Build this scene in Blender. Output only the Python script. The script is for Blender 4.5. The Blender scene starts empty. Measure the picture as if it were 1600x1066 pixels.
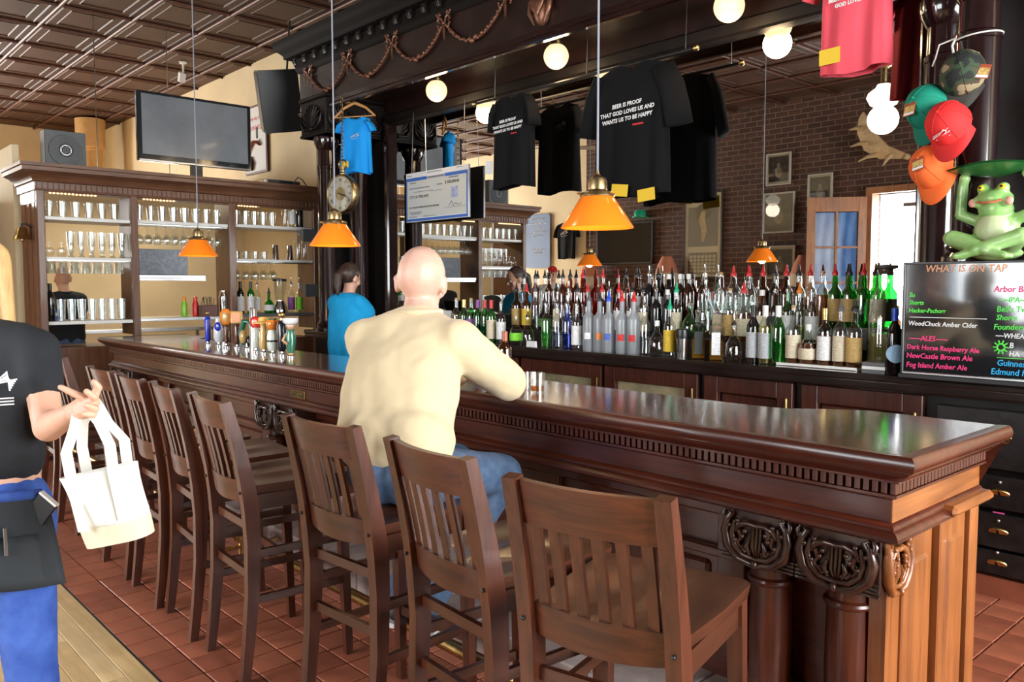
import bpy, math, random
from mathutils import Matrix, Vector, Euler
R = math.radians
rnd = random.Random(7)
SC = bpy.context.scene
COL = SC.collection
# ---------------------------------------------------------------- camera, sky, daylight, exposure
cam = bpy.data.cameras.new('camera'); cam.sensor_width = 36; cam.lens = 36*1291/1600
cam.clip_start = .05; cam.clip_end = 200
camo = bpy.data.objects.new('camera', cam); COL.objects.link(camo)
camo.location = (0, 0, 1.53); camo.rotation_euler = (R(90-3.81), 0, R(47.7))
SC.camera = camo
SC.view_settings.view_transform = 'Standard'; SC.view_settings.look = 'None'
SC.view_settings.gamma = 1; SC.view_settings.use_curve_mapping = False
SC.view_settings.exposure = 0.42
SC.cycles.transparent_max_bounces = 40; SC.cycles.max_bounces = 10
SC.cycles.caustics_reflective = False; SC.cycles.caustics_refractive = False
SC.cycles.sample_clamp_indirect = 6.0
W = bpy.data.worlds.new('sky'); SC.world = W; W.use_nodes = True
_bg = W.node_tree.nodes['Background']; _bg.inputs[0].default_value = (.80, .90, 1, 1); _bg.inputs[1].default_value = 5.0
def area(name, loc, direction, sx, sy, power, color=(1, 1, 1)):
    l = bpy.data.lights.new(name, 'AREA'); l.shape = 'RECTANGLE'; l.size = sx; l.size_y = sy
    l.energy = power; l.color = color
    o = bpy.data.objects.new(name, l); COL.objects.link(o); o.location = loc
    o.rotation_euler = Vector(direction).to_track_quat('-Z', 'Y').to_euler(); return o
# daylight through the street windows, the side door and the windows of the far room
area('street_window_daylight', (3.35, 2.6, 2.0), (-1, -.12, -.10), 4.0, 3.0, 620, (1, .985, .96))
area('side_door_daylight', (-5.2, -3.3, 1.6), (0, 1, -.1), .9, 2.4, 90, (1, .98, .95))
area('dining_window_daylight', (-2.9, -3.05, 1.9), (0, 1, -.1), 2.5, 1.9, 130, (1, .98, .95))
area('far_window_daylight', (-18.35, -.2, 2.1), (1, 0, -.05), 3.6, 2.4, 850, (1, .95, .87))

# ---------------------------------------------------------------- mesh builder
class MB:
    def __init__(s): s.v = []; s.f = []
    def add(s, vs, fs, M=None):
        n = len(s.v)
        s.v += [tuple(M @ Vector(p)) for p in vs] if M is not None else [tuple(p) for p in vs]
        s.f += [tuple(i+n for i in f) for f in fs]; return s
    def box(s, c, d, M=None, b=0):
        x, y, z = c; a, e, h = d[0]/2, d[1]/2, d[2]/2
        if not b:
            vs = [(x+i*a, y+j*e, z+k*h) for i in (-1, 1) for j in (-1, 1) for k in (-1, 1)]
            return s.add(vs, [(0, 1, 3, 2), (4, 6, 7, 5), (0, 4, 5, 1), (2, 3, 7, 6), (0, 2, 6, 4), (1, 5, 7, 3)], M)
        b = min(b, a*.95, e*.95, h*.95); vs = []; I = {}
        for i in (-1, 1):
            for j in (-1, 1):
                for k in (-1, 1):
                    for ax in range(3):
                        I[i, j, k, ax] = len(vs)
                        vs.append((x+i*(a if ax == 0 else a-b), y+j*(e if ax == 1 else e-b), z+k*(h if ax == 2 else h-b)))
        fs = []
        for ax in range(3):
            o1, o2 = [q for q in range(3) if q != ax]
            for sg in (-1, 1):
                q = []
                for (p1, p2) in ((-1, -1), (1, -1), (1, 1), (-1, 1)):
                    key = [0, 0, 0]; key[ax] = sg; key[o1] = p1; key[o2] = p2; q.append(I[(*key, ax)])
                fs.append(tuple(q))
        for ax in range(3):
            o1, o2 = [q for q in range(3) if q != ax]
            for p1 in (-1, 1):
                for p2 in (-1, 1):
                    def kk(sg, axx):
                        key = [0, 0, 0]; key[ax] = sg; key[o1] = p1; key[o2] = p2; return I[(*key, axx)]
                    fs.append((kk(-1, o1), kk(1, o1), kk(1, o2), kk(-1, o2)))
        for i in (-1, 1):
            for j in (-1, 1):
                for k in (-1, 1): fs.append(tuple(I[i, j, k, ax] for ax in range(3)))
        return s.add(vs, fs, M)
    def lathe(s, prof, seg=20, M=None, a0=0, a1=2*math.pi):
        vs = []; fs = []; full = abs(a1-a0-2*math.pi) < 1e-6; n = seg if full else seg+1
        for r, z in prof:
            for i in range(n):
                t = a0+(a1-a0)*i/seg; vs.append((r*math.cos(t), r*math.sin(t), z))
        for j in range(len(prof)-1):
            for i in range(seg):
                k = (i+1) % n; fs.append((j*n+i, j*n+k, (j+1)*n+k, (j+1)*n+i))
        if full:
            if prof[0][0] > 1e-5: fs.append(tuple(range(n-1, -1, -1)))
            if prof[-1][0] > 1e-5: fs.append(tuple((len(prof)-1)*n+i for i in range(n)))
        return s.add(vs, fs, M)
    def open_lathe(s, prof, seg=20, M=None):
        f0 = len(s.f); s.lathe(prof, seg, M); 
        s.f = [f for k, f in enumerate(s.f) if k < f0 or len(f) == 4]; return s
    def tube(s, pts, r, seg=8, M=None, flat=1.0, closed=False):
        pts = [Vector(p) for p in pts]; n = len(pts); rs = r if isinstance(r, (list, tuple)) else [r]*n
        vs = []; fs = []; prev = None
        for i, p in enumerate(pts):
            if closed: t = pts[(i+1) % n]-pts[i-1]
            else: t = pts[min(i+1, n-1)]-pts[max(i-1, 0)]
            t.normalize()
            if prev is None:
                u = t.orthogonal().normalized()
                if abs(t.z) < .9: u = Vector((0, 0, 1)).cross(t).normalized()
            else: u = (prev-t*prev.dot(t)).normalized()
            prev = u; w = t.cross(u)
            for k in range(seg):
                a = 2*math.pi*k/seg; vs.append(p+(u*math.cos(a)+w*math.sin(a)*flat)*rs[i])
        for i in range(n if closed else n-1):
            j = (i+1) % n
            for k in range(seg): l = (k+1) % seg; fs.append((i*seg+k, i*seg+l, j*seg+l, j*seg+k))
        if not closed: fs += [tuple(range(seg-1, -1, -1)), tuple((n-1)*seg+k for k in range(seg))]
        return s.add(vs, fs, M)
    def bar(s, p0, p1, w, h, M=None, up=(0, 0, 1)):
        p0, p1 = Vector(p0), Vector(p1); t = (p1-p0).normalized(); u = Vector(up).cross(t)
        u = t.orthogonal().normalized() if u.length < 1e-4 else u.normalized(); q = t.cross(u)
        vs = [p+u*i*w/2+q*j*h/2 for p in (p0, p1) for i, j in ((-1, -1), (1, -1), (1, 1), (-1, 1))]
        return s.add(vs, [(3, 2, 1, 0), (4, 5, 6, 7)]+[(i, (i+1) % 4, 4+(i+1) % 4, 4+i) for i in range(4)], M)
    def ribbon(s, pts, wdir, w, th, M=None):
        """a bent board: centre line pts, width along wdir(s), thickness across"""
        n = len(pts); vs = []; fs = []
        for i, p in enumerate(pts):
            p = Vector(p); t = (Vector(pts[min(i+1, n-1)])-Vector(pts[max(i-1, 0)])).normalized()
            wd = Vector(wdir).normalized(); q = t.cross(wd).normalized()
            ww = w[i] if isinstance(w, (list, tuple)) else w; tt = th[i] if isinstance(th, (list, tuple)) else th
            vs += [p+wd*a*ww/2+q*b*tt/2 for a, b in ((-1, -1), (1, -1), (1, 1), (-1, 1))]
        for i in range(n-1):
            for k in range(4): l = (k+1) % 4; fs.append((i*4+k, i*4+l, i*4+4+l, i*4+4+k))
        fs += [(3, 2, 1, 0), tuple((n-1)*4+k for k in range(4))]
        return s.add(vs, fs, M)
    def prism(s, poly, z0, z1, M=None):
        n = len(poly); vs = [(x, y, z0) for x, y in poly]+[(x, y, z1) for x, y in poly]
        return s.add(vs, [tuple(range(n-1, -1, -1)), tuple(range(n, 2*n))]+[(i, (i+1) % n, n+(i+1) % n, n+i) for i in range(n)], M)
    def sweep(s, path, prof, M=None, closed=False, cap=True):
        """sweep profile (outward offset, z) along an xy path; outward is to the right of travel"""
        n = len(path); m = len(prof); vs = []; fs = []; P = [Vector(p) for p in path]
        def nrm(a, b): d = (b-a).normalized(); return Vector((d.y, -d.x))
        for i in range(n):
            if closed: n1, n2 = nrm(P[i-1], P[i]), nrm(P[i], P[(i+1) % n])
            else:
                n1 = nrm(P[max(i-1, 0)], P[max(i-1, 0)+1]); n2 = nrm(P[min(i, n-2)], P[min(i, n-2)+1])
            b = (n1+n2); b = b/max(b.dot(n1), .2)
            for o, z in prof: vs.append((P[i].x+b.x*o, P[i].y+b.y*o, z))
        for i in range(n if closed else n-1):
            j = (i+1) % n
            for k in range(m-1): fs.append((i*m+k, i*m+k+1, j*m+k+1, j*m+k))
        if cap and not closed: fs += [tuple(range(m)), tuple((n-1)*m+k for k in range(m-1, -1, -1))]
        return s.add(vs, fs, M)
    def grid(s, fn, nu, nv, M=None, wrap=False):
        vs = [fn(i/nu, j/nv) for j in range(nv+1) for i in range(nu+(0 if wrap else 1))]; w = nu if wrap else nu+1
        return s.add(vs, [(j*w+i, j*w+(i+1) % w if wrap else j*w+i+1, (j+1)*w+((i+1) % w if wrap else i+1), (j+1)*w+i) for j in range(nv) for i in range(nu)], M)
    def ball(s, c, r, seg=14, rings=9, M=None):
        r = (r, r, r) if not isinstance(r, (list, tuple)) else r
        vs = [(c[0], c[1], c[2]-r[2])]; fs = []
        for j in range(1, rings):
            a = math.pi*j/rings
            for i in range(seg):
                b = 2*math.pi*i/seg; vs.append((c[0]+r[0]*math.sin(a)*math.cos(b), c[1]+r[1]*math.sin(a)*math.sin(b), c[2]-r[2]*math.cos(a)))
        vs.append((c[0], c[1], c[2]+r[2]))
        for i in range(seg): fs.append((0, 1+(i+1) % seg, 1+i))
        for j in range(rings-2):
            for i in range(seg): a = 1+j*seg; fs.append((a+i, a+(i+1) % seg, a+seg+(i+1) % seg, a+seg+i))
        a = 1+(rings-2)*seg
        for i in range(seg): fs.append((a+i, a+(i+1) % seg, len(vs)-1))
        return s.add(vs, fs, M)
    def cap(s, p0, r0, p1, r1, seg=12):
        p0, p1 = Vector(p0), Vector(p1); t = p1-p0; L = t.length; t.normalize(); q = t.to_track_quat('Z', 'Y').to_matrix().to_4x4()
        pr = [(0, -r0)]+[(r0*math.cos(a), r0*math.sin(a)) for a in (-1.05, -.5, 0)]+[(r1*math.cos(a), L+r1*math.sin(a)) for a in (0, .5, 1.05)]+[(0, L+r1)]
        pr[0] = (1e-6, -r0); pr[-1] = (1e-6, L+r1)
        return s.lathe(pr, seg, Matrix.Translation(p0) @ q)
    def mesh(s, name, mat, smooth=35):
        m = bpy.data.meshes.new(name); m.from_pydata(s.v, [], s.f)
        if smooth:
            m.polygons.foreach_set('use_smooth', [True]*len(m.polygons))
            if smooth < 180: m.set_sharp_from_angle(angle=R(smooth))
        if mat is not None: m.materials.append(mat)
        m.update(); return m
    def build(s, name, mat, parent=None, loc=(0, 0, 0), rot=(0, 0, 0), smooth=35):
        o = bpy.data.objects.new(name, s.mesh(name, mat, smooth)); COL.objects.link(o)
        o.parent = parent; o.location = loc; o.rotation_euler = rot; return o
def inst(name, mesh, parent=None, loc=(0, 0, 0), rot=(0, 0, 0), scale=(1, 1, 1)):
    o = bpy.data.objects.new(name, mesh); COL.objects.link(o); o.parent = parent
    o.location = loc; o.rotation_euler = rot; o.scale = scale; return o
def tag(o, label, cat, group=None):
    o['label'] = label; o['category'] = cat
    if group: o['group'] = group
    return o
def thing(name, label, cat, loc=(0, 0, 0), rz=0, group=None):
    o = bpy.data.objects.new(name, None); o.empty_display_size = .1; COL.objects.link(o)
    o.location = loc; o.rotation_euler = (0, 0, rz); return tag(o, label, cat, group)
def struct(o): o['kind'] = 'structure'; return o
def copy_tree(o, parent=None, kids=None):
    c = o.copy(); COL.objects.link(c); c.parent = parent
    for k in list(o.children): copy_tree(k, c)
    return c
def dup(root, loc, rz=0, label=None, group=None):
    c = copy_tree(root); c.location = loc; c.rotation_euler = (0, 0, rz)
    if label: c['label'] = label
    if group: c['group'] = group
    return c
def text(name, body, size, mat, parent, M, depth=.0006, align='CENTER', shear=0, sx=1.0, bold=0):
    cu = bpy.data.curves.new(name, 'FONT'); cu.body = body; cu.size = size; cu.align_x = align; cu.align_y = 'CENTER'
    cu.extrude = depth; cu.shear = shear; cu.resolution_u = 2; cu.offset = bold
    to = bpy.data.objects.new(name, cu); COL.objects.link(to)
    dg = bpy.context.evaluated_depsgraph_get(); me = bpy.data.meshes.new_from_object(to.evaluated_get(dg))
    bpy.data.objects.remove(to); bpy.data.curves.remove(cu)
    me.materials.clear(); me.materials.append(mat)
    o = bpy.data.objects.new(name, me); COL.objects.link(o); o.parent = parent
    o.matrix_local = M @ Matrix.Diagonal((sx, 1, 1, 1)); return o
def face(loc, normal_axis, rz=0, roll=0):
    """matrix that stands text upright; normal_axis '-y' means the text faces -y"""
    rots = {'-y': Euler((R(90), 0, 0)), '+x': Euler((R(90), 0, R(90))), '+y': Euler((R(90), 0, R(180))), '-x': Euler((R(90), 0, R(-90)))}
    return Matrix.Translation(loc) @ Matrix.Rotation(rz, 4, 'Z') @ rots[normal_axis].to_matrix().to_4x4() @ Matrix.Rotation(roll, 4, 'Z')

# ---------------------------------------------------------------- materials
MATS = {}
def nmat(name):
    m = bpy.data.materials.new(name); m.use_nodes = True; MATS[name] = m
    return m, m.node_tree, m.node_tree.nodes['Principled BSDF']
def c4(c): return (*c, 1)
def plain(name, c, rough=.5, metal=0, var=0, vscale=8, bump=0, bscale=60, coat=0, spec=.5, c2=None, stretch=(1, 1, 1), sheen=0, sss=0, trans=0):
    m, t, b = nmat(name); b.inputs['Base Color'].default_value = c4(c); b.inputs['Roughness'].default_value = rough
    b.inputs['Metallic'].default_value = metal; b.inputs['Coat Weight'].default_value = coat; b.inputs['Coat Roughness'].default_value = .08
    b.inputs['Specular IOR Level'].default_value = spec; b.inputs['Sheen Weight'].default_value = sheen
    if sss: b.inputs['Subsurface Weight'].default_value = sss; b.inputs['Subsurface Radius'].default_value = (.02, .008, .004)
    N = t.nodes.new; L = t.links.new
    if var or c2 or bump:
        tc = N('ShaderNodeTexCoord'); mp = N('ShaderNodeMapping'); mp.inputs['Scale'].default_value = stretch; L(tc.outputs['Object'], mp.inputs['Vector'])
    if var or c2:
        nz = N('ShaderNodeTexNoise'); nz.inputs['Scale'].default_value = vscale; nz.inputs['Detail'].default_value = 5; nz.inputs['Roughness'].default_value = .6
        L(mp.outputs[0], nz.inputs['Vector']); rp = N('ShaderNodeValToRGB'); L(nz.outputs['Fac'], rp.inputs[0])
        rp.color_ramp.elements[0].position = .32; rp.color_ramp.elements[1].position = .68
        d = c2 if c2 else tuple(min(1, q*(1+var)) for q in c); e = c if c2 else tuple(q*(1-var) for q in c)
        rp.color_ramp.elements[0].color = c4(e); rp.color_ramp.elements[1].color = c4(d); L(rp.outputs[0], b.inputs['Base Color'])
    if bump:
        bz = N('ShaderNodeTexNoise'); bz.inputs['Scale'].default_value = bscale; bz.inputs['Detail'].default_value = 4; L(mp.outputs[0], bz.inputs['Vector'])
        bp = N('ShaderNodeBump'); bp.inputs['Strength'].default_value = bump; bp.inputs['Distance'].default_value = .01; L(bz.outputs['Fac'], bp.inputs['Height']); L(bp.outputs[0], b.inputs['Normal'])
    return m
def wood(name, c, c2, axis='z', rough=.35, coat=.3, scale=14, wear=0, bump=.08):
    m, t, b = nmat(name); N = t.nodes.new; L = t.links.new
    tc = N('ShaderNodeTexCoord'); mp = N('ShaderNodeMapping'); L(tc.outputs['Object'], mp.inputs['Vector'])
    mp.inputs['Scale'].default_value = {'x': (.06, 1, 1), 'y': (1, .06, 1), 'z': (1, 1, .06)}[axis]
    nz = N('ShaderNodeTexNoise'); nz.inputs['Scale'].default_value = scale*3; nz.inputs['Detail'].default_value = 6; nz.inputs['Roughness'].default_value = .65
    nz.inputs['Distortion'].default_value = .6; L(mp.outputs[0], nz.inputs['Vector'])
    rp = N('ShaderNodeValToRGB'); L(nz.outputs['Fac'], rp.inputs[0]); rp.color_ramp.elements[0].position = .3; rp.color_ramp.elements[1].position = .72
    rp.color_ramp.elements[0].color = c4(c); rp.color_ramp.elements[1].color = c4(c2)
    big = N('ShaderNodeTexNoise'); big.inputs['Scale'].default_value = 3.2; big.inputs['Detail'].default_value = 3; L(tc.outputs['Object'], big.inputs['Vector'])
    mx = N('ShaderNodeMix'); mx.data_type = 'RGBA'; mx.blend_type = 'MULTIPLY'; mx.inputs[0].default_value = .55
    rg = N('ShaderNodeValToRGB'); rg.color_ramp.elements[0].position = .3; rg.color_ramp.elements[1].position = .7
    rg.color_ramp.elements[0].color = (.55, .5, .48, 1); rg.color_ramp.elements[1].color = (1.25, 1.2, 1.15, 1); L(big.outputs['Fac'], rg.inputs[0])
    L(rp.outputs[0], mx.inputs[6]); L(rg.outputs[0], mx.inputs[7]); L(mx.outputs[2], b.inputs['Base Color'])
    mr = N('ShaderNodeMapRange'); mr.inputs[3].default_value = rough*.8; mr.inputs[4].default_value = min(1, rough*1.3); L(big.outputs['Fac'], mr.inputs[0]); L(mr.outputs[0], b.inputs['Roughness'])
    b.inputs['Coat Weight'].default_value = coat; b.inputs['Coat Roughness'].default_value = .12
    bp = N('ShaderNodeBump'); bp.inputs['Strength'].default_value = bump; bp.inputs['Distance'].default_value = .004; L(nz.outputs['Fac'], bp.inputs['Height']); L(bp.outputs[0], b.inputs['Normal'])
    return m
def glass(name, tint=(1, 1, 1), refl=.09, rough=.02, body=0, bodycol=None):
    m = bpy.data.materials.new(name); m.use_nodes = True; t = m.node_tree; t.nodes.clear(); N = t.nodes.new; L = t.links.new; MATS[name] = m
    out = N('ShaderNodeOutputMaterial'); tr = N('ShaderNodeBsdfTransparent'); tr.inputs[0].default_value = c4(tint)
    gl = N('ShaderNodeBsdfGlossy'); gl.inputs['Roughness'].default_value = rough; gl.inputs[0].default_value = (1, 1, 1, 1)
    lw = N('ShaderNodeLayerWeight'); lw.inputs[0].default_value = .5; pw = N('ShaderNodeMath'); pw.operation = 'POWER'; pw.inputs[1].default_value = 2.6; L(lw.outputs['Facing'], pw.inputs[0])
    mr = N('ShaderNodeMapRange'); mr.inputs[3].default_value = refl; mr.inputs[4].default_value = .85; L(pw.outputs[0], mr.inputs[0])
    src = tr.outputs[0]
    if body:
        df = N('ShaderNodeBsdfDiffuse'); df.inputs[0].default_value = c4(bodycol or tint); tl = N('ShaderNodeBsdfTranslucent'); tl.inputs[0].default_value = c4(bodycol or tint)
        m2 = N('ShaderNodeMixShader'); m2.inputs[0].default_value = .5; L(df.outputs[0], m2.inputs[1]); L(tl.outputs[0], m2.inputs[2])
        m1 = N('ShaderNodeMixShader'); m1.inputs[0].default_value = body; L(src, m1.inputs[1]); L(m2.outputs[0], m1.inputs[2]); src = m1.outputs[0]
    mx = N('ShaderNodeMixShader'); L(mr.outputs[0], mx.inputs[0]); L(src, mx.inputs[1]); L(gl.outputs[0], mx.inputs[2]); L(mx.outputs[0], out.inputs[0])
    return m
def glow(name, c, strength):
    m, t, b = nmat(name); b.inputs['Base Color'].default_value = c4(c); b.inputs['Emission Color'].default_value = c4(c); b.inputs['Emission Strength'].default_value = strength; b.inputs['Roughness'].default_value = .25
    return m
BARW = wood('mahogany_bar', (.042, .007, .0035), (.125, .025, .010), 'x', .32, .28)
BARWZ = wood('mahogany_bar_upright', (.040, .008, .004), (.120, .026, .010), 'z', .32, .28)
BARTOP = wood('bar_top_varnish', (.07, .040, .026), (.17, .105, .068), 'x', .14, 1.0, bump=.02)  # base lightened, grey mirror reflections put into the grain colour
HONEY = wood('lit_mahogany_end', (.19, .056, .013), (.36, .125, .034), 'z', .35, .3)  # bar's mahogany in honey: window light and sun bleaching put into the colour
HONEYY = wood('lit_mahogany_end_frieze', (.19, .056, .013), (.36, .125, .034), 'y', .35, .3)
CARVE = plain('carved_dark_wood', (.040, .013, .007), .3, var=.4, vscale=20, coat=.6)
STOOL = wood('stool_wood', (.043, .0105, .0048), (.122, .032, .013), 'z', .36, .15)
STOOLX = wood('stool_wood_cross', (.043, .0105, .0048), (.122, .032, .013), 'x', .36, .15)
STOOLY = wood('stool_seat_wood', (.038, .012, .006), (.095, .030, .014), 'y', .30, .25)
EBONY = plain('ebonised_wood', (.009, .006, .0055), .42, var=.5, vscale=6, coat=.08, spec=.3)
EBONYR = plain('ebonised_frieze', (.016, .006, .005), .35, var=.5, vscale=5, coat=.3)
GILT = plain('bronzed_ornament', (.20, .085, .05), .4, metal=.5, var=.4, vscale=40)
COLW = plain('column_varnish', (.016, .006, .006), .16, var=.3, vscale=4, coat=.8)
CABW = wood('walnut_cabinet', (.085, .035, .017), (.20, .088, .044), 'z', .42, .2)
CABY = wood('walnut_cabinet_cross', (.085, .035, .017), (.21, .095, .05), 'y', .42, .2)
CABSIDE = wood('oak_cabinet_side', (.17, .066, .026), (.32, .14, .06), 'z', .42, .2)
BACKW = wood('backbar_doors', (.040, .011, .007), (.10, .028, .016), 'z', .3, .4)
BACKT = plain('backbar_counter_dark', (.02, .014, .012), .16, var=.4, vscale=5, coat=.6)
DRAWER = plain('black_drawer', (.012, .010, .010), .4, var=.6, vscale=14, bump=.15, bscale=30)
BRASS = plain('brass', (.62, .42, .16), .28, metal=1, var=.25, vscale=30)
OLDBRASS = plain('old_brass', (.36, .26, .13), .35, metal=1, var=.4, vscale=40)
STEEL = plain('stainless', (.62, .62, .63), .28, metal=1, var=.1)
CHROME = plain('chrome', (.85, .85, .87), .08, metal=1)
BLACKM = plain('black_metal', (.012, .012, .013), .45)
BLACKP = plain('black_plastic', (.015, .015, .016), .35)
GREYP = plain('grey_plastic', (.12, .125, .13), .5)
SHELFW = plain('white_shelf', (.80, .80, .78), .4)
WHITE = plain('white_paint', (.85, .84, .81), .5)
PAPER = plain('paper', (.82, .82, .83), .7)
CREAM = plain('cream_plaster', (.78, .63, .40), .8, var=.06, vscale=1.5)
YELLOWTAG = plain('yellow_tag', (.85, .56, .03), .6)
INK = plain('black_ink', (.02, .02, .02), .6)
REDP = plain('red_plastic', (.62, .02, .02), .3)
GREENP = plain('green_plastic', (.01, .42, .22), .3)
BLUEP = plain('blue_plastic', (.02, .08, .62), .3)
WPRINT = plain('white_print', (.85, .85, .85), .6)
RPRINT = plain('red_print', (.7, .03, .03), .6)
CLEAR = glass('clear_glass', (.96, .975, .97), .10)
PANE = glass('window_pane', (.97, .98, .98), .06, .0)
# ================================================================ the room
H = 4.55
# --- floor: grout bed, quarry tiles, oak boards
TILE = plain('quarry_tile', (.37, .115, .062), .40, var=.28, vscale=3.0, bump=.05, bscale=90)
TILE2 = plain('quarry_tile_dark', (.30, .088, .048), .42, var=.28, vscale=4.0, bump=.05, bscale=90)
GROUT = plain('dark_grout', (.028, .022, .02), .8)
OAK = wood('oak_floor', (.56, .36, .15), (.76, .56, .29), 'x', .42, .15, scale=9)
OAK2 = wood('oak_floor_pale', (.62, .42, .19), (.80, .61, .34), 'x', .42, .15, scale=8)
floor = struct(MB().box((-7.5, 1.2, -.06), (21.4, 7.9, .1)).build('floor', GROUT, smooth=0))
TP = .1545; Y0 = 1.085
tm = [MB().box((0, 0, 0), (TP-.007, TP-.007, .02), b=.0025).mesh('tile', m, 0) for m in (TILE, TILE2)]
tiles = []
for i in range(52):
    for j in range(26):
        x, y = -8.35+i*TP, Y0+(j+.5)*TP
        if 2.42 < y < 2.78 or x > -.25 and False: continue
        vis = math.hypot(x, y)
        rank = vis if y < 2.42 else (vis if (x > -1.7 and y > 3.2) else 99)
        if y < 2.42 and x > -1.0 and y > 2.2: rank = 50
        tiles.append((rank, x, y))
tiles.sort()
rest = MB()
for k, (q, x, y) in enumerate(tiles):
    if k < 290 and q < 50: inst('tile', tm[rnd.random() < .35], floor, (x, y, -.0098+rnd.uniform(-.0006, .0006)), (rnd.uniform(-.002, .002), rnd.uniform(-.002, .002), 0))
    else: rest.box((x, y, -.0098), (TP-.007, TP-.007, .02))
for i in range(40):
    for j in range(26):
        x, y = -8.35-(i+1)*TP, Y0+(j+.5)*TP; rest.box((x, y, -.0098), (TP-.007, TP-.007, .02))
o = rest.build('tile_field', TILE, floor, smooth=0); o['kind'] = 'stuff'
PW = .083; pl = MB()
pmesh = {}
for j in range(46):
    y = Y0-.004-(j+.5)*PW; x = 3.0-rnd.uniform(0, 1.4)
    while x > -18:
        L = rnd.choice((1.0, 1.3, 1.6, 1.9)); cx = x-L/2
        if -5.6 < cx < -1.2 and j < 14:
            k2 = (L, rnd.random() < .5)
            if k2 not in pmesh: pmesh[k2] = MB().box((0, 0, 0), (L-.003, PW-.002, .02), b=.0015).mesh('floorboard', OAK if k2[1] else OAK2, 0)
            inst('floorboard', pmesh[k2], floor, (cx, y, -.0098+rnd.uniform(-.0004, .0004)))
        else: pl.box((cx, y, -.0098), (L-.003, PW-.002, .02))
        x -= L
o = pl.build('board_field', OAK, floor, smooth=0); o['kind'] = 'stuff'
MB().box((-8, Y0-.002, 0), (16, .008, .004)).build('edge_strip', BLACKM, floor)
# --- ceiling of pressed tin panels
TIN = plain('pressed_tin', (.075, .034, .021), .6, metal=.15, var=.3, vscale=1.3, bump=.06, bscale=25)
TINR = plain('tin_moulding', (.11, .040, .024), .5, metal=.2, var=.25, vscale=6)
ceil = struct(MB().box((-7.5, 1.2, H+.12), (21.4, 7.9, .2)).build('ceiling', TIN, smooth=0))
PX, PY = .92, .75
pm = MB()
def ring(mb, ax, ay, z0, bx, by, z1):
    vs = [(i*ax, j*ay, z0) for i, j in ((-1, -1), (1, -1), (1, 1), (-1, 1))]+[(i*bx, j*by, z1) for i, j in ((-1, -1), (1, -1), (1, 1), (-1, 1))]
    mb.add(vs, [(k, 4+k, 4+(k+1) % 4, (k+1) % 4) for k in range(4)])
seq = [(PX/2, PY/2, 0), (PX/2-.05, PY/2-.05, 0), (PX/2-.062, PY/2-.062, -.010), (PX/2-.074, PY/2-.074, 0), (PX/2-.15, PY/2-.15, 0), (PX/2-.158, PY/2-.158, -.007), (PX/2-.168, PY/2-.168, .004)]
for a, b_ in zip(seq, seq[1:]): ring(pm, a[0], a[1], a[2], b_[0], b_[1], b_[2])
a = seq[-1]; pm.add([(-a[0], -a[1], a[2]), (-a[0], a[1], a[2]), (a[0], a[1], a[2]), (a[0], -a[1], a[2])], [(0, 1, 2, 3)])
pmm = pm.mesh('ceiling_panel', TIN, 0)
for i in range(23):
    for j in range(11): inst('ceiling_panel', pmm, ceil, (2.44-i*PX, -2.72+PY/2+j*PY-.005, H))
bm1 = MB().tube([(-18, 0, 0), (3, 0, 0)], .022, 8).mesh('ceiling_batten', TINR, 60)
for j in range(1, 11): inst('ceiling_batten', bm1, ceil, (0, -2.725+j*PY, H-.018))
bm2 = MB().tube([(0, -2.7, 0), (0, 5.1, 0)], .016, 8).mesh('ceiling_batten', TINR, 60)
for i in range(23): inst('ceiling_batten', bm2, ceil, (2.44+PX/2-i*PX, 0, H-.016))
# --- walls
def brick_mat():
    m, t, b = nmat('old_brick'); N = t.nodes.new; L = t.links.new
    tc = N('ShaderNodeTexCoord'); sp = N('ShaderNodeSeparateXYZ'); cb = N('ShaderNodeCombineXYZ'); L(tc.outputs['Object'], sp.inputs[0]); L(sp.outputs[0], cb.inputs[0]); L(sp.outputs[2], cb.inputs[1])
    bk = N('ShaderNodeTexBrick'); bk.inputs['Scale'].default_value = 1; bk.inputs['Brick Width'].default_value = .23; bk.inputs['Row Height'].default_value = .088
    bk.inputs['Mortar Size'].default_value = .009; bk.inputs['Mortar Smooth'].default_value = .3; bk.inputs['Bias'].default_value = -.1
    bk.inputs['Color1'].default_value = (.105, .042, .026, 1); bk.inputs['Color2'].default_value = (.05, .022, .015, 1); bk.inputs['Mortar'].default_value = (.20, .13, .085, 1); L(cb.outputs[0], bk.inputs['Vector'])
    nz = N('ShaderNodeTexNoise'); nz.inputs['Scale'].default_value = 2.2; nz.inputs['Detail'].default_value = 6; L(tc.outputs['Object'], nz.inputs['Vector'])
    mx = N('ShaderNodeMix'); mx.data_type = 'RGBA'; mx.blend_type = 'MULTIPLY'; mx.inputs[0].default_value = .7
    rp = N('ShaderNodeValToRGB'); rp.color_ramp.elements[0].color = (.5, .5, .5, 1); rp.color_ramp.elements[1].color = (1.3, 1.2, 1.1, 1); L(nz.outputs['Fac'], rp.inputs[0])
    L(bk.outputs['Color'], mx.inputs[6]); L(rp.outputs[0], mx.inputs[7]); L(mx.outputs[2], b.inputs['Base Color']); b.inputs['Roughness'].default_value = .8
    bp = N('ShaderNodeBump'); bp.invert = True; bp.inputs['Strength'].default_value = .8; bp.inputs['Distance'].default_value = .012; L(bk.outputs['Fac'], bp.inputs['Height']); L(bp.outputs[0], b.inputs['Normal'])
    return m
BRICK = brick_mat()
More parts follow.
